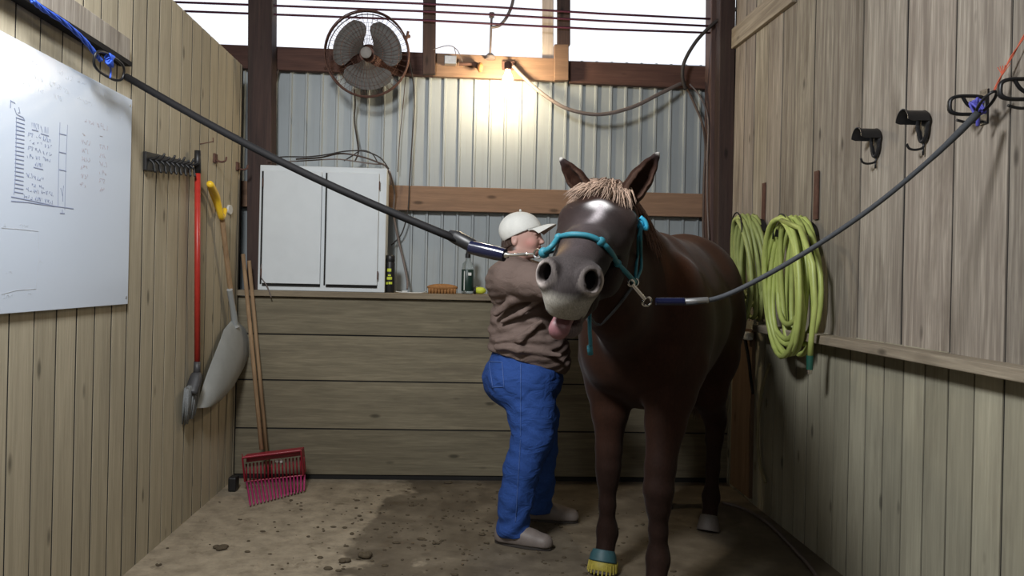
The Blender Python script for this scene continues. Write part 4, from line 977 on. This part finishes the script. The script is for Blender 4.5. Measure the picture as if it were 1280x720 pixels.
def horse_col(V):
    coat=A(.027,.0105,.0058); c=np.tile(coat,(len(V),1))
    rel=(V-poll)/HK; t=rel@ha; s=rel@hs; n=rel@hn; hd=(t>-.1)&(t<.75)&(np.abs(s)<.16)&(n>-.30)&(V[:,1]<3.1)
    nz=np.sin(V[:,0]*60)*np.sin(V[:,1]*50)*np.sin(V[:,2]*55)
    hm=(np.clip((t-.05)/.15,0,1)*hd)[:,None]
    c=c*(1-hm)+A(.021,.0125,.011)*hm
    def mix(m,col):
        nonlocal c; m=np.clip(m,0,1)
        if m.ndim==1: m=m[:,None]
        c=c*(1-m)+np.asarray(col)*m
    # dorsal pale scatter along the face, star on the forehead
    mid=np.exp(-(s/.05)**2)*np.clip((n+.085)/.04,0,1)*hd
    mix(mid*np.clip((t-.12)/.05,0,1)*np.clip((.60-t)/.1,0,1)*.40,(.10,.085,.09))
    star=np.exp(-(((s+.0)/.030)**2+((t-.172)/.042)**2)**1.5)*hd*(n>-.05)
    mix(star*(1.3+.3*nz),(.95,.92,.92))
    strip=np.exp(-((s+.012*np.sin(t*20))/.013)**2)*np.clip((t-.15)/.03,0,1)*np.clip((.33-t)/.07,0,1)*(n>-.05)*hd
    mix(strip*.8,(.55,.50,.52))
    # grey muzzle and lips
    mz=np.clip((t-.50)/.05,0,1)*hd; mix(mz*.75,(.05,.043,.043))
    lip=np.clip((t-.53)/.03,0,1)*np.clip((-.072-n)/.025,0,1)*hd*(n>-.168); mix(lip,(.33,.31,.27))
    chin=np.clip((t-.44)/.05,0,1)*(n<-.178)*hd; mix(chin*.8,(.13,.10,.10))
    br=np.exp(-(((np.abs(s)-.048)/.018)**2+((t-.48)/.035)**2))*(s<0)*(n>-.08)*hd; mix(br*.6,(.17,.11,.06))
    for q in (-1,1):
        nc=H(.590,.051*q,-.044); d=nrm(ha*.75+hs*.66*q+hn*.10); dd=V-nc; al=dd@d; rad=np.linalg.norm(dd-al[:,None]*d,axis=1)
        mix((rad<.030)*(al<.006)*1.0*hd,(.012,.009,.010)); qo=np.clip((dd@nrm(hs*q-hn*.45))/.03,0,1); mix(np.exp(-((rad-.036)/.008)**2)*(al>.002)*(.25+.75*qo)*hd,(.46,.40,.37))  # dark nostril; lit outer edge of its rim put into the colour
    mix(((np.abs(n+.172)<.030)&(t>.46)&(t<.605)&(np.abs(s)<.046)&hd).astype(float)*.85,(.035,.014,.016))
    # legs darken to black below the knee, one pale hind foot
    topl=np.clip((V[:,2]-1.22)/.22,0,1)*(V[:,1]>3.3); mix(topl*.8,(.075,.026,.010))  # lamplight on the back put into the coat colour: redder, brighter topline
    lowd=np.clip((.75-V[:,2])/.3,0,1)*(V[:,1]>2.9); mix(lowd*.65,(.018,.010,.008))
    for q in (-1,1):
        b_,u,L_,fw,sd=EAR[q]; r=V-b_; a_=r@u; m=(a_>0.02)&(a_<L_+.02)&(np.linalg.norm(r-a_[:,None]*u,axis=1)<.06)
        mix(m*np.clip((a_-.75*L_)/(.15*L_),0,1)*.9,(.03,.02,.02)); mix(m*np.clip((a_-.93*L_)/(.04*L_),0,1),(.5,.48,.45))
        mix(m*((r@fw)>.012)*np.clip((L_*.8-a_)/.05,0,1)*.55,(.09,.05,.035))
    return c
def coat_mat(name='short glossy horse coat'):
    m,nt,b=_mat(name); a=N(nt,'ShaderNodeVertexColor'); a.layer_name='Col'
    n1=noise(nt,pos(nt,(9,9,4)),1.0,5,.6); n2=noise(nt,pos(nt,(260,260,60)),1.0,3,.6)
    c=mixc(nt,1.0,a.outputs[0],ramp(nt,n1,[(.3,.72),(.7,1.22)]),'MULTIPLY')
    c=mixc(nt,1.0,c,ramp(nt,n2,[(.3,.75),(.7,1.2)]),'MULTIPLY')
    nt.links.new(c,b.inputs['Base Color']); b.inputs['Roughness'].default_value=.74; b.inputs['Specular IOR Level'].default_value=.13
    b.inputs['Sheen Weight'].default_value=.05; b.inputs['Sheen Roughness'].default_value=.4
    bump(nt,b,n2,.25,.002); return m
M['coat']=coat_mat()
horse=thing('horse',HO,'dark chestnut horse with white star facing the camera, tongue out, tied by two cross ties','horse')
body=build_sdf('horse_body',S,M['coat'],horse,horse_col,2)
# eyes
M['eye']=plain('dark wet eye',(.012,.008,.007),.06,bmp=0)
for s in (-1,1):
    mb=MB(); mb.ball(H(.150,.086*s,-.066),(.023,.023,.020),ax,n=16); mb.build('eye',M['eye'],horse,smooth=True)
    mb=MB(); 
    for sg in (1,-1):
        mb.tube(spline([H(.127,.098*s,-.066),H(.135,.106*s,-.066+.013*sg),H(.151,.110*s,-.066+.017*sg),H(.167,.104*s,-.066+.010*sg),H(.173,.097*s,-.066)],4),.0045,6)
    mb.build('eyelid',M['eye'],horse,smooth=True)
# tongue
M['tongue']=plain('pink tongue',(.22,.10,.11),.45,scale=60)
mb=MB(); pts=[H(.40,0,-.178),H(.50,.0,-.180),H(.545,-.008,-.184),H(.570,-.012,-.196),H(.580,-.016,-.214),H(.580,-.018,-.236)]
mb.tube(spline(pts,5),[.009]*5+[.010]*5+[.012]*5+[.0125]*5+[.012,.011,.010,.008,.006]+[.002],14,flat=2.6,ref=hs); mb.build('tongue',M['tongue'],horse,smooth=True)
# hooves
M['hoof']=plain('dull grey hoof horn',(.10,.085,.075),.6,scale=80)
M['hoof_band']=plain('teal hoof boot',(.03,.09,.105),.55,scale=50); M['hoof_yellow']=plain('yellow hoof wrap',(.34,.28,.04),.6,scale=60,var=.5)
def hoof(c,kind=0):
    mb=MB(); a_,b_=fx,lx
    tilt=nrm(A(0,0,1)-fx*.35)
    mb.lathe(c+fx*.015,tilt,[(.062,0),(.064,.004),(.058,.035),(.050,.07),(.044,.084)],20,ref=fx)
    V=np.array(mb.v); V[:,2]=np.maximum(V[:,2],0.001); mb.v=[tuple(x) for x in V]
    h=mb.build('hoof',M['hoof'],horse,smooth='auto')
    if kind:
        mb=MB(); mb.lathe(c+fx*.004+A(0,0,.052),tilt,[(.061,0),(.064,.004),(.060,.03),(.050,.052),(.047,.053)],24,ref=fx); mb.build('hoof_band',M['hoof_band'],h,smooth='auto',label='teal band round the hoof top')
        mb=MB(); mb.lathe(c+fx*.010+A(0,0,.012),tilt,[(.066,0),(.068,.004),(.064,.038),(.062,.041)],24,ref=fx)
        for k in range(22):
            w=2*math.pi*k/22; r_=fx*math.cos(w)+lx*math.sin(w); mb.tube([c+fx*.012+r_*.067+A(0,0,.014),c+fx*-.002+r_*.064+A(0,0,.052)],.004,5)
        mb.build('hoof_wrap',M['hoof_yellow'],h,smooth='auto',label='yellow ribbed wrap round the hoof')
    return h
hoof(B(.545,-.14,0),1); hoof(B(.775,.15,0)); hoof(B(-.345,.19,0)); hoof(B(-.655,-.13,0))
# hair
M['forelock']=plain('flaxen brown hair',(.31,.215,.16),.55,var=.45,scale=120,attr=True)
M['mane']=plain('dark chestnut mane hair',(.13,.06,.035),.55,var=.4,scale=120,attr=True)
rr=random.Random(11)
mb=MB()
for i in range(520):
    s0=rr.uniform(-.066,.062); t0=rr.uniform(-.045,.045); ln=rr.uniform(.03,.066)*(1.35 if s0>.012 else 1); fall=-s0*.0+rr.uniform(-.022,.022)-.012
    base=H(t0,s0,.002-abs(s0)*.32); 
    p=[base,H(t0+ln*.2,s0+fall*.3+s0*.1,.022-abs(s0)*.28+rr.uniform(0,.008)),H(t0+ln*.6,s0+fall*.8+s0*.32,.016-abs(s0)*.36+rr.uniform(0,.008)),H(t0+ln,s0+fall*1.3+s0*.50,.005-abs(s0)*.5+rr.uniform(0,.008))]
    mb.tube(spline(p,3),[.0022]*6+[.0018,.0014,.001,.0004],4,tint=rr.uniform(.45,1.5))
for i in range(60):
    b_=H(rr.uniform(-.03,.03),-.070,-.035); d_=-hs*rr.uniform(.03,.075)-A(0,0,1)*rr.uniform(.02,.075)
    mb.tube(spline([b_,b_+d_*.5+A(0,0,.012),b_+d_],3),[.0022]*3+[.0016,.0012,.001,.0004],4,tint=rr.uniform(.7,1.6))
mb.build('forelock',M['forelock'],horse,smooth=True,label='pale brown forelock between the ears')
mb=MB()
for i in range(420):
    f=rr.random(); a_=H(-.03,0,.0); b_=B(.50,0,1.55); base=a_*(1-f)+b_*f+A(0,0,.022*math.sin(math.pi*f)+.004)
    side=lx if rr.random()<.35 else -lx
    ln=rr.uniform(.10,.20)
    p=[base,base+side*.035+A(0,0,.018),base+side*(.085)+A(0,0,-ln*.35)+fx*rr.uniform(-.02,.02),base+side*.12+A(0,0,-ln)+fx*rr.uniform(-.03,.03)]
    mb.tube(spline(p,3),[.0035]*6+[.003,.0025,.0015,.0005],4,tint=rr.uniform(.5,1.4))
mb.build('mane',M['mane'],horse,smooth=True)
mb=MB()
for i in range(150):
    w=rr.uniform(0,6.28); r_=rr.uniform(0,.045); b_=B(-.83+r_*.3*math.cos(w),r_*math.sin(w),1.40)
    p=[b_,B(-.90,r_*math.sin(w)*1.3,1.30),B(-.93+.3*r_*math.cos(w),r_*1.6*math.sin(w),1.0),B(-.90+r_*math.cos(w),r_*2*math.sin(w),.6+rr.uniform(-.1,.15))]
    mb.tube(spline(p,4),[.006]*10+[.004,.002,.001],4,tint=rr.uniform(.5,1.3))
mb.build('tail',M['mane'],horse,smooth=True)
# ------------------------------------------------------------ halter (laid on the head surface)
from mathutils.bvhtree import BVHTree
bv=BVHTree.FromObject(body,bpy.context.evaluated_depsgraph_get()) if False else None
me=body.data; bo=ORG[body.name]
co_=np.empty(len(me.vertices)*3,np.float32); me.vertices.foreach_get('co',co_); co_=co_.reshape(-1,3)+bo
near=np.nonzero(co_[:,1]<3.35)[0]
def proj(px,py,lift=.008):
    """where the sight line through a pixel meets the horse: a tape laid on the hide there"""
    d=ray(px,py); hit=bvh.ray_cast(Vector(CAM),Vector(nrm(d)),10)
    if hit[0] is None: return None
    return A(*hit[0])+A(*hit[1])*lift
bvh=BVHTree.FromPolygons([Vector(v) for v in co_],[tuple(p.vertices) for p in me.polygons])
def snap(p,lift=.008):
    loc,nn_,_,_=bvh.find_nearest(Vector(p)); return A(*loc)+A(*nn_)*lift
halter=thing('rope_halter',H(.36,0,-.20),'teal rope halter with knots on the horse head','halter')
RL=P(680,316,2.45)
def pj(px,py,fy,lift=.008):
    q=proj(px,py,lift); return q if q is not None and q[1]<3.1 else P(px,py,fy)
RR=pj(790,353,2.62,.012)
nb=[RL,P(690,308,2.41),pj(701,299,2.40),pj(712,296,2.38),pj(724,296,2.38),pj(737,298,2.38),pj(749,304,2.4),pj(760,315,2.42),pj(771,328,2.46),pj(781,341,2.52),RR]
mb=MB(); sp=spline(nb,4); mb.tube(sp,.0095,8)
for q,r_ in ((nb[0],.018),(nb[2],.015),(nb[6],.016),(nb[8],.014)): mb.ball(q,(r_,r_*.8,r_),n=12)
mb.build('noseband',M['teal'],halter,smooth=True)
mb=MB(); kn=pj(801,282,2.72,.012)
m1=pj(797,320,2.66,.010); mb.tube(spline([RR,pj(798,337,2.64,.010),m1+A(.004,0,0),pj(801,300,2.7,.010),kn],4),.0062,7); mb.tube(spline([RR,pj(792,335,2.64,.010),pj(794,318,2.66,.010),pj(798,298,2.7,.010),kn],4),.0062,7)
mb.build('cheek_rope',M['teal'],halter,smooth=True,label='doubled cheek rope up to the knot')
M['teal_bright']=plain('bright teal knot',(.03,.32,.50),.5)
mb=MB(); mb.ball(kn,(.014,.014,.02),n=10); mb.tube(spline([kn,kn+A(.018,-.01,-.012),kn+A(.014,-.012,.012),kn+A(-.004,-.008,.03)],4),.0075,7); mb.build('knot',M['teal_bright'],halter,smooth=True,label='bright blue knot below the ear')
cr=[kn]+[snap(H(-.14+.02*abs(f),.10*f,.0),.008) for f in (.62,.4,.2,0,-.2,-.4,-.62)]+[snap(H(.0,-.09,-.16),.008),snap(H(.08,-.10,-.18),.008),snap(H(.16,-.13,-.12),.008),snap(H(.27,-.11,-.12),.008),RL]
mb=MB(); mb.tube(spline(cr,4),.0062,7); mb.build('crown_rope',M['teal'],halter,smooth=True)
th=[RR,pj(778,372,2.6,.008),pj(762,392,2.56,.008),pj(748,404,2.55,.008),snap(H(.30,0,-.30),.008),snap(H(.32,-.08,-.26),.008),RL]
mb=MB(); mb.tube(spline(th,4),.0055,7); mb.build('throat_rope',M['grey_rope'],halter,smooth=True)
ch=P(737,412,2.62); mb=MB(); mb.tube(spline([snap(H(.29,.02,-.27),.008),ch,P(738,428,2.62),P(737,443,2.63)],4),.007,7); mb.tube([P(737,432,2.62),P(738,443,2.63)],.010,7); mb.build('rope_tail',M['teal'],halter,smooth=True)
mb=MB(); mb.tube([RR+A(.011*math.cos(w),-.006,.013*math.sin(w)) for w in np.linspace(0,2*math.pi,16)[:-1]],.0035,6,closed=True); mb.build('halter_ring',M['chrome'],halter,smooth=True)
# ============================================================ the person grooming
hf=nrm([.95,-.30,.03]); hr=nrm(np.cross(hf,A(0,0,1))); hu=np.cross(hr,hf)     # head: forward, her right (towards the camera), up
HC=P(653.5,296,4.02)
def HH(f,r,u): return HC+hf*f+hr*r+hu*u
pe=thing('person',A(.33,4.1,0),'person in white cap, brown sweatshirt and blue jeans standing beside the horse','person')
tf=nrm([.97,.22,0]); tr=nrm([.22,-.97,0]); Zu=A(0,0,1)
pel=P(657,458,4.10)
def T(f,r,u): return pel+tf*f+tr*r+Zu*u
S=SDF(axis(.02,1.0,.009,(.10,.46,.0042)),axis(3.2,4.55,.009,(3.86,4.17,.0042)),axis(.0,1.78,.009,(1.38,1.72,.0042)))
hx=[hf,hr,hu]
S.ell(HH(-.012,0,.03),(.098,.076,.092),hx,.02); S.ell(HH(.018,0,-.03),(.075,.062,.085),hx,.03)
S.ell(HH(.055,0,-.082),(.030,.030,.022),hx,.03)     # chin
S.cone(HH(-.03,.045,-.075),HH(.05,.02,-.09),.022,.016,.02); S.cone(HH(-.03,-.045,-.075),HH(.05,-.02,-.09),.022,.016,.02)
for s in (-1,1):
    S.ell(HH(.055,.034*s,-.035),(.026,.022,.024),hx,.02)          # cheek
    S.ell(HH(.078,.028*s,.012),(.014,.020,.008),hx,.01)           # brow
    S.ell(HH(.090,.028*s,-.004),(.012,.014,.009),hx,.010,'sub')     # socket
    S.ell(HH(.074,.028*s,-.005),(.012,.012,.009),hx,.004)
    e=HH(-.028,.072*s,-.016); S.ell(e,(.017,.009,.030),hx,.006); S.ell(e+hr*.010*s+hf*.003,(.009,.006,.018),hx,.004,'sub')
S.cone(HH(.090,0,.002),HH(.106,0,-.030),.007,.010,.012); S.ell(HH(.098,0,-.034),(.012,.015,.008),hx,.006)
S.ell(HH(.088,0,-.054),(.010,.020,.006),hx,.004); S.ell(HH(.086,0,-.066),(.010,.018,.006),hx,.004); S.ell(HH(.100,0,-.060),(.012,.022,.0016),hx,.003,'sub')
S.chain([(HH(-.03,0,-.06),.058),(HH(-.045,0,-.12),.056),(T(-.01,0,.43),.07)],.03)
# torso and limbs under the clothes
S.chain([(T(0,0,.40),.12),(T(-.01,0,.2),.14),(T(0,0,0),.15)],.06,(tf,.85))
shR,shL=P(640,347,3.90),P(655,345,4.27)
elR,elL=P(686,356,3.70),P(716,350,4.12)
wrR,wrL=P(742,338,3.50),P(775,330,3.92)
S.cone(shR,shL,.06,.06,.06)
S.chain([(shR,.055),(elR,.042),(wrR,.028)],.02); S.chain([(shL,.055),(elL,.042),(wrL,.028)],.02)
def hand(S,w,dirn,palm,thumb):
    d=nrm(dirn); n_=nrm(np.asarray(palm)-d*np.dot(palm,d)); sd=np.cross(d,n_); sd=sd*thumb
    S.chain([(w,.026),(w+d*.045,.034),(w+d*.085,.034)],.02,(n_,.5))
    for k,(o_,L_) in enumerate(((.030,.072),(.011,.082),(-.010,.076),(-.029,.060))):
        b=w+d*.088+sd*o_; p1=b+d*L_*.45+n_*.006; p2=p1+d*L_*.30+n_*.016; p3=p2+d*L_*.22+n_*.018
        S.chain([(b-d*.02,.0105),(p1,.0095),(p2,.0085),(p3,.0078)],.004)
    b=w+d*.03+sd*.028; S.chain([(b,.014),(b+d*.028+sd*.026+n_*.008,.011),(b+d*.055+sd*.030+n_*.018,.009)],.006)
hipR,hipL=T(0,.11,-.02),T(0,-.11,-.02)
knR,knL=P(655,560,3.95),P(682,560,4.24)
anR,anL=P(640,664,3.92),P(676,636,4.32)
S.chain([(hipR,.10),(knR,.06),(anR,.04)],.03); S.chain([(hipL,.10),(knL,.06),(anL,.04)],.03)
fdR,fdL=nrm([.94,-.34,0]),nrm([.96,-.1,0])
for an,fd in ((anR,fdR),(anL,fdL)): S.chain([(an*A(1,1,0)+A(0,0,.07),.04),(an*A(1,1,0)+fd*.14+A(0,0,.035),.03)],.02)
hand(S,wrR,(wrR-elR)+A(.12,-.02,.05),hs*0+A(.3,-.9,.2)*0+A(.2,.1,-.9),-1)
hand(S,wrL,(wrL-elL)+A(.1,-.1,.03),A(.2,.1,-.9),1)
def skin_col(V):
    c=np.tile(A(.50,.30,.25),(len(V),1)); r=V-HC; f,s,u=r@hf,r@hr,r@hu; near=(np.linalg.norm(r,axis=1)<.2)
    def mix(m,col):
        nonlocal c; m=(np.clip(m,0,1)*near)[:,None]; c=c*(1-m)+np.asarray(col)*m
    mix(np.exp(-(((u+.060)/.009)**2+(s/.022)**2))*(f>.07)*.8,(.40,.13,.12))
    hr_=np.clip((-.015-f)/.015,0,1)*(u>-.075)*((np.abs(s)<.073)|(f<-.05)); mix(hr_*1.0,(.045,.025,.018))
    for q in (-1,1): mix(np.exp(-(((u-.013)/.006)**2+((s-.03*q)/.02)**2))*(f>.06)*.8,(.08,.045,.03)); mix(np.exp(-(((f-.05)/.03)**2+((u+.035)/.022)**2))*.35,(.52,.20,.17))
    return c
def cloth_mat(name,base,rough=.85,denim=False,wr=.0):
    m,nt,b=_mat(name); a=N(nt,'ShaderNodeVertexColor'); a.layer_name='Col'
    n1=noise(nt,pos(nt),14,5,.6); n2=noise(nt,pos(nt,(400,400,120) if denim else (300,300,300)),1.0,3)
    c=mixc(nt,n1,[x*.8 for x in base],[min(1,x*1.2) for x in base]); c=mixc(nt,ramp(nt,n2,[(.35,0),(.7,.35 if denim else .15)]),c,[min(1,x*1.8) for x in base])
    c=mixc(nt,1.0,c,a.outputs[0],'MULTIPLY'); nt.links.new(c,b.inputs['Base Color']); b.inputs['Roughness'].default_value=rough; b.inputs['Specular IOR Level'].default_value=.2
    if wr:
        w=noise(nt,pos(nt,(9,9,16)),1.0,3,.5,1.2); bump(nt,b,w,wr,.03)
    else: bump(nt,b,n2,.2,.002)
    return m
M['skin']=plain('skin',(1,1,1),.5,var=.06,scale=80,attr=True,bmp=.05)
M['shirt']=cloth_mat('brown sweatshirt',(.155,.113,.097),wr=.35)
M['denim']=cloth_mat('blue denim',(.022,.06,.22),denim=True,wr=.5)
M['cap']=cloth_mat('white cap cloth',(.62,.62,.58))
M['shoe']=plain('grey brown leather',(.18,.15,.135),.55,scale=25)
M['sole']=plain('dark shoe sole',(.04,.033,.03),.7)
M['hair']=plain('dark brown hair',(.045,.025,.018),.55,scale=150,var=.5)
build_sdf('body',S,M['skin'],pe,skin_col,1)
def folds(V,amp,f,dirs):
    o=V.copy()
    for (d,ph,fq,a) in dirs:
        o=o
    return o
# sweatshirt
S=SDF(axis(.02,1.05,.0065),axis(3.3,4.6,.0065),axis(.78,1.52,.0065))
bk=lambda px,py,Y:P(px,py,Y)
S.chain([(T(.00,0,.04),.205),(T(.005,0,.14),.205),(T(.005,0,.26),.20),(T(-.01,0,.36),.165)],.06,(tf,.92))
S.ell(T(.06,0,.12),(.15,.17,.16),[tf,tr,Zu],.06)
S.cone(shR+A(-.0,0,.0),shL,.092,.092,.08); S.ell(P(637,352,4.02),(.125,.16,.115),[tf,tr,Zu],.06)
S.chain([(shR,.088),(shR*.5+elR*.5,.085),(elR,.072),(wrR*.85+elR*.15,.040)],.04)
S.chain([(shL,.088),(elL,.068),(wrL*.85+elL*.15,.040)],.04)
S.cone(T(-.035,0,.42),HH(-.045,0,-.13),.085,.070,.03); 
# hood / collar roll at the nape
S.chain([(T(-.13,.08,.375),.035),(T(-.15,-.02,.385),.04),(T(-.12,-.12,.38),.035)],.03)
# fold rolls where the arm lifts the cloth
S.chain([(P(620,392,3.93),.018),(P(640,376,3.86),.02),(P(668,371,3.80),.016)],.02)
S.chain([(P(628,402,3.92),.012),(P(650,392,3.86),.014),(P(680,372,3.8),.012)],.018)
S.chain([(P(622,425,3.95),.014),(P(650,424,3.87),.016),(P(676,402,3.86),.012)],.02)
S.chain([(P(619,434,3.96),.014),(P(648,437,3.87),.016),(P(700,444,3.9),.012)],.02)
S.cone(P(645,384,3.70),P(676,380,3.70),.03,.022,.03,op='sub')
S.cone(HH(-.035,0,-.15),HH(-.02,0,-.05),.052,.062,.01,op='sub')
S.ell(T(.09,0,.03),(.15,.17,.12),[tf,tr,Zu],.05); S.cut(T(0,0,.022),-Zu*1.0-tf*.30)
S.cut(wrR*.82+elR*.18,wrR-elR) if False else None
def wr_fold(V):
    r=V-pel; f=r@tf; s_=r@tr; u=r[:,2]
    a=.0045*np.sin(u*70+f*22+3*np.sin(s_*9))*np.clip((.34-u)/.1,0,1)+.003*np.sin(u*130-f*35+2*np.sin(f*20))
    n_=np.stack([f/.2,s_/.2,0*u],1); n_/=np.maximum(np.linalg.norm(n_,axis=1,keepdims=True),.3)
    d=n_[:,:1]*tf+n_[:,1:2]*tr
    return V+d*a[:,None]*(np.clip(.32-np.hypot(f,s_),0,.1)/.1)[:,None]
build_sdf('sweatshirt',S,M['shirt'],pe,None,2,dispfn=wr_fold)
# jeans
S=SDF(axis(.02,.75,.0065),axis(3.75,4.5,.0065),axis(.03,1.02,.0065))
S.ell(T(-.01,0,-.06),(.205,.205,.16),[tf,tr,Zu],.05); S.ell(T(-.06,.07,-.08),(.15,.12,.14),[tf,tr,Zu],.05); S.ell(T(-.06,-.07,-.08),(.15,.12,.14),[tf,tr,Zu],.05)
S.cone(T(0,0,.06),T(0,0,-.05),.19,.20,.03,(tf,.95))
S.chain([(P(660,480,4.0),.140),(P(665,518,3.98),.122),(P(666,545,3.96),.104),(P(652,587,3.94),.090),(P(645,622,3.93),.084),(P(640.5,662,3.92),.079)],.03)
S.chain([(T(.02,-.10,-.10),.14),(P(674,520,4.2),.105),(P(678,560,4.24),.080),(P(676,600,4.28),.074),(P(674,640,4.31),.070)],.03)
S.cut(P(641,669,3.92),-Zu+fdR*.10)
def jf(V):
    z=V[:,2]; a=.002*np.sin(z*85+V[:,0]*60+2*np.sin(V[:,1]*31))+.006*np.sin(z*48-V[:,0]*55+2*np.sin(V[:,1]*20)+3*np.sin(z*9))*np.clip((.42-z)/.3,0.10,1)
    c=np.where((V[:,1]<4.1)[:,None],P(650,580,3.95),P(680,580,4.25))
    # axis of the leg by height
    d=V-c; d[:,2]=0; dn=d/np.maximum(np.linalg.norm(d,axis=1,keepdims=True),.05)
    return V+dn*a[:,None]
je=build_sdf('jeans',S,M['denim'],pe,None,2,dispfn=jf)
# back pocket and seam stitching on the jeans
me=je.data; bo=ORG[je.name]; co_=np.empty(len(me.vertices)*3,np.float32); me.vertices.foreach_get('co',co_); co_=co_.reshape(-1,3)+bo
jb=BVHTree.FromPolygons([Vector(v) for v in co_],[tuple(p.vertices) for p in me.polygons])
def jp(px,py,l=.003):
    h=jb.ray_cast(Vector(CAM),Vector(nrm(ray(px,py))),9)
    return A(*h[0])+A(*h[1])*l if h[0] is not None else None
M['stitch']=plain('pale stitching',(.05,.11,.33),.7)
def line(mb,pts,r):
    q=[p for p in (jp(x,y) for x,y in pts) if p is not None]
    if len(q)>2: mb.tube(q,r,5)
mb=MB(); line(mb,[(613,452+0*i) if 0 else (612+i*.3,452+i*2.2) for i in range(15)],.0022)
line(mb,[(628+i*.15,453+i*2.2) for i in range(15)],.0022); line(mb,[(612+i*1.6,452+i*.1) for i in range(11)],.003); line(mb,[(616+i*1.4,484-i*.1) for i in range(10)],.0022)
mb.build('pocket_stitching',M['stitch'],je)
mb=MB(); line(mb,[(651-.0*i,455+i*6) for i in range(16)],.0022); line(mb,[(651-.4*i,550+i*6) for i in range(18)],.0022); mb.build('side_seam',M['stitch'],je)
# shoes
def shoe(an,fd,L=.285):
    sdv=nrm(np.cross(fd,Zu)); base=A(an[0],an[1],0)
    S=SDF(axis(base[0]-.15,base[0]+.3,.005),axis(base[1]-.25,base[1]+.2,.005),axis(0.0,.2,.005)); q=lambda f,u,r=0:base+fd*f+A(0,0,u)+sdv*r
    S.chain([(q(-.045,.055),.046),(q(.0,.075),.056)],.03); S.cone(q(.0,.060),q(.10,.045),.054,.046,.03); S.cone(q(.09,.044),q(.165,.036),.048,.040,.03,(Zu,.8)); S.cone(q(-.045,.03),q(.165,.028),.044,.046,.02)
    S.cut(q(0,.016),-Zu); S.cut(q(0,.10),Zu)
    sh=build_sdf('shoe',S,M['shoe'],pe,None,1)
    mb=MB(); out=[]
    for k in range(40):
        w=2*math.pi*k/40; f=.060+.150*math.cos(w); r=(.045+.006*math.cos(w))*np.sign(math.sin(w))*abs(math.sin(w))**.7
        out.append(base+fd*f+sdv*r+A(0,0,.001))
    mb.prism(out,A(0,0,.024)); mb.build('sole',M['sole'],sh,bevel=.003)
shoe(anR-fdR*.0,fdR); shoe(anL,fdL)
# cap
S=SDF(axis(.1,.5,.004),axis(3.8,4.25,.004),axis(1.5,1.8,.004))
S.ell(HH(-.014,0,.036),(.114,.091,.096),hx,.01); S.cut(HH(0,0,.012),-hu*1.0+hf*.40)
S.ell(HH(-.012,0,.030),(.103,.081,.086),hx,.004,'sub')
cp=build_sdf('cap',S,M['cap'],pe,None,1)
mb=MB(); rows=[]
for i in range(9):
    f=i/8; rows.append([HH((.086-.040*(abs(v)**2)) + f*(.092*(1-.42*v*v)) , v*(.076-.008*f), .046 - .014*v*v + f*(.016-.036*v*v) + .008*math.sin(math.pi*f)) for v in np.linspace(-1,1,13)])
mb.sheet(rows,-.006); mb.build('brim',M['cap'],cp,smooth='auto')
mb=MB(); mb.ball(HH(-.012,0,.138),.007,n=8); mb.build('button',M['cap'],cp,smooth=True)
# hair
mb=MB(); rr=random.Random(5)
for i in range(220):
    s_=rr.choice((-1,1)); w=rr.uniform(.42,1.0)
    f0=.035-.14*w; b0=HH(f0,s_*(.076-.055*w*w),.0-.045*w)
    ln=.02+.035*w
    p=[b0,b0+hr*s_*.004-hu*ln*.5-hf*.004,HH(f0*.75-.03,s_*(.070-.055*w*w),.015-ln+rr.uniform(-.01,.01))]
    mb.tube(spline(p,3),.004,5)
for i in range(40):
    b0=HH(-.092+rr.uniform(-.01,.01),rr.uniform(-.04,.04),-.02); mb.tube(spline([b0,b0-hu*.03-hf*.004,b0-hu*.055+hf*.015],3),.006,5)
mb.build('hair',M['hair'],pe,smooth=True)
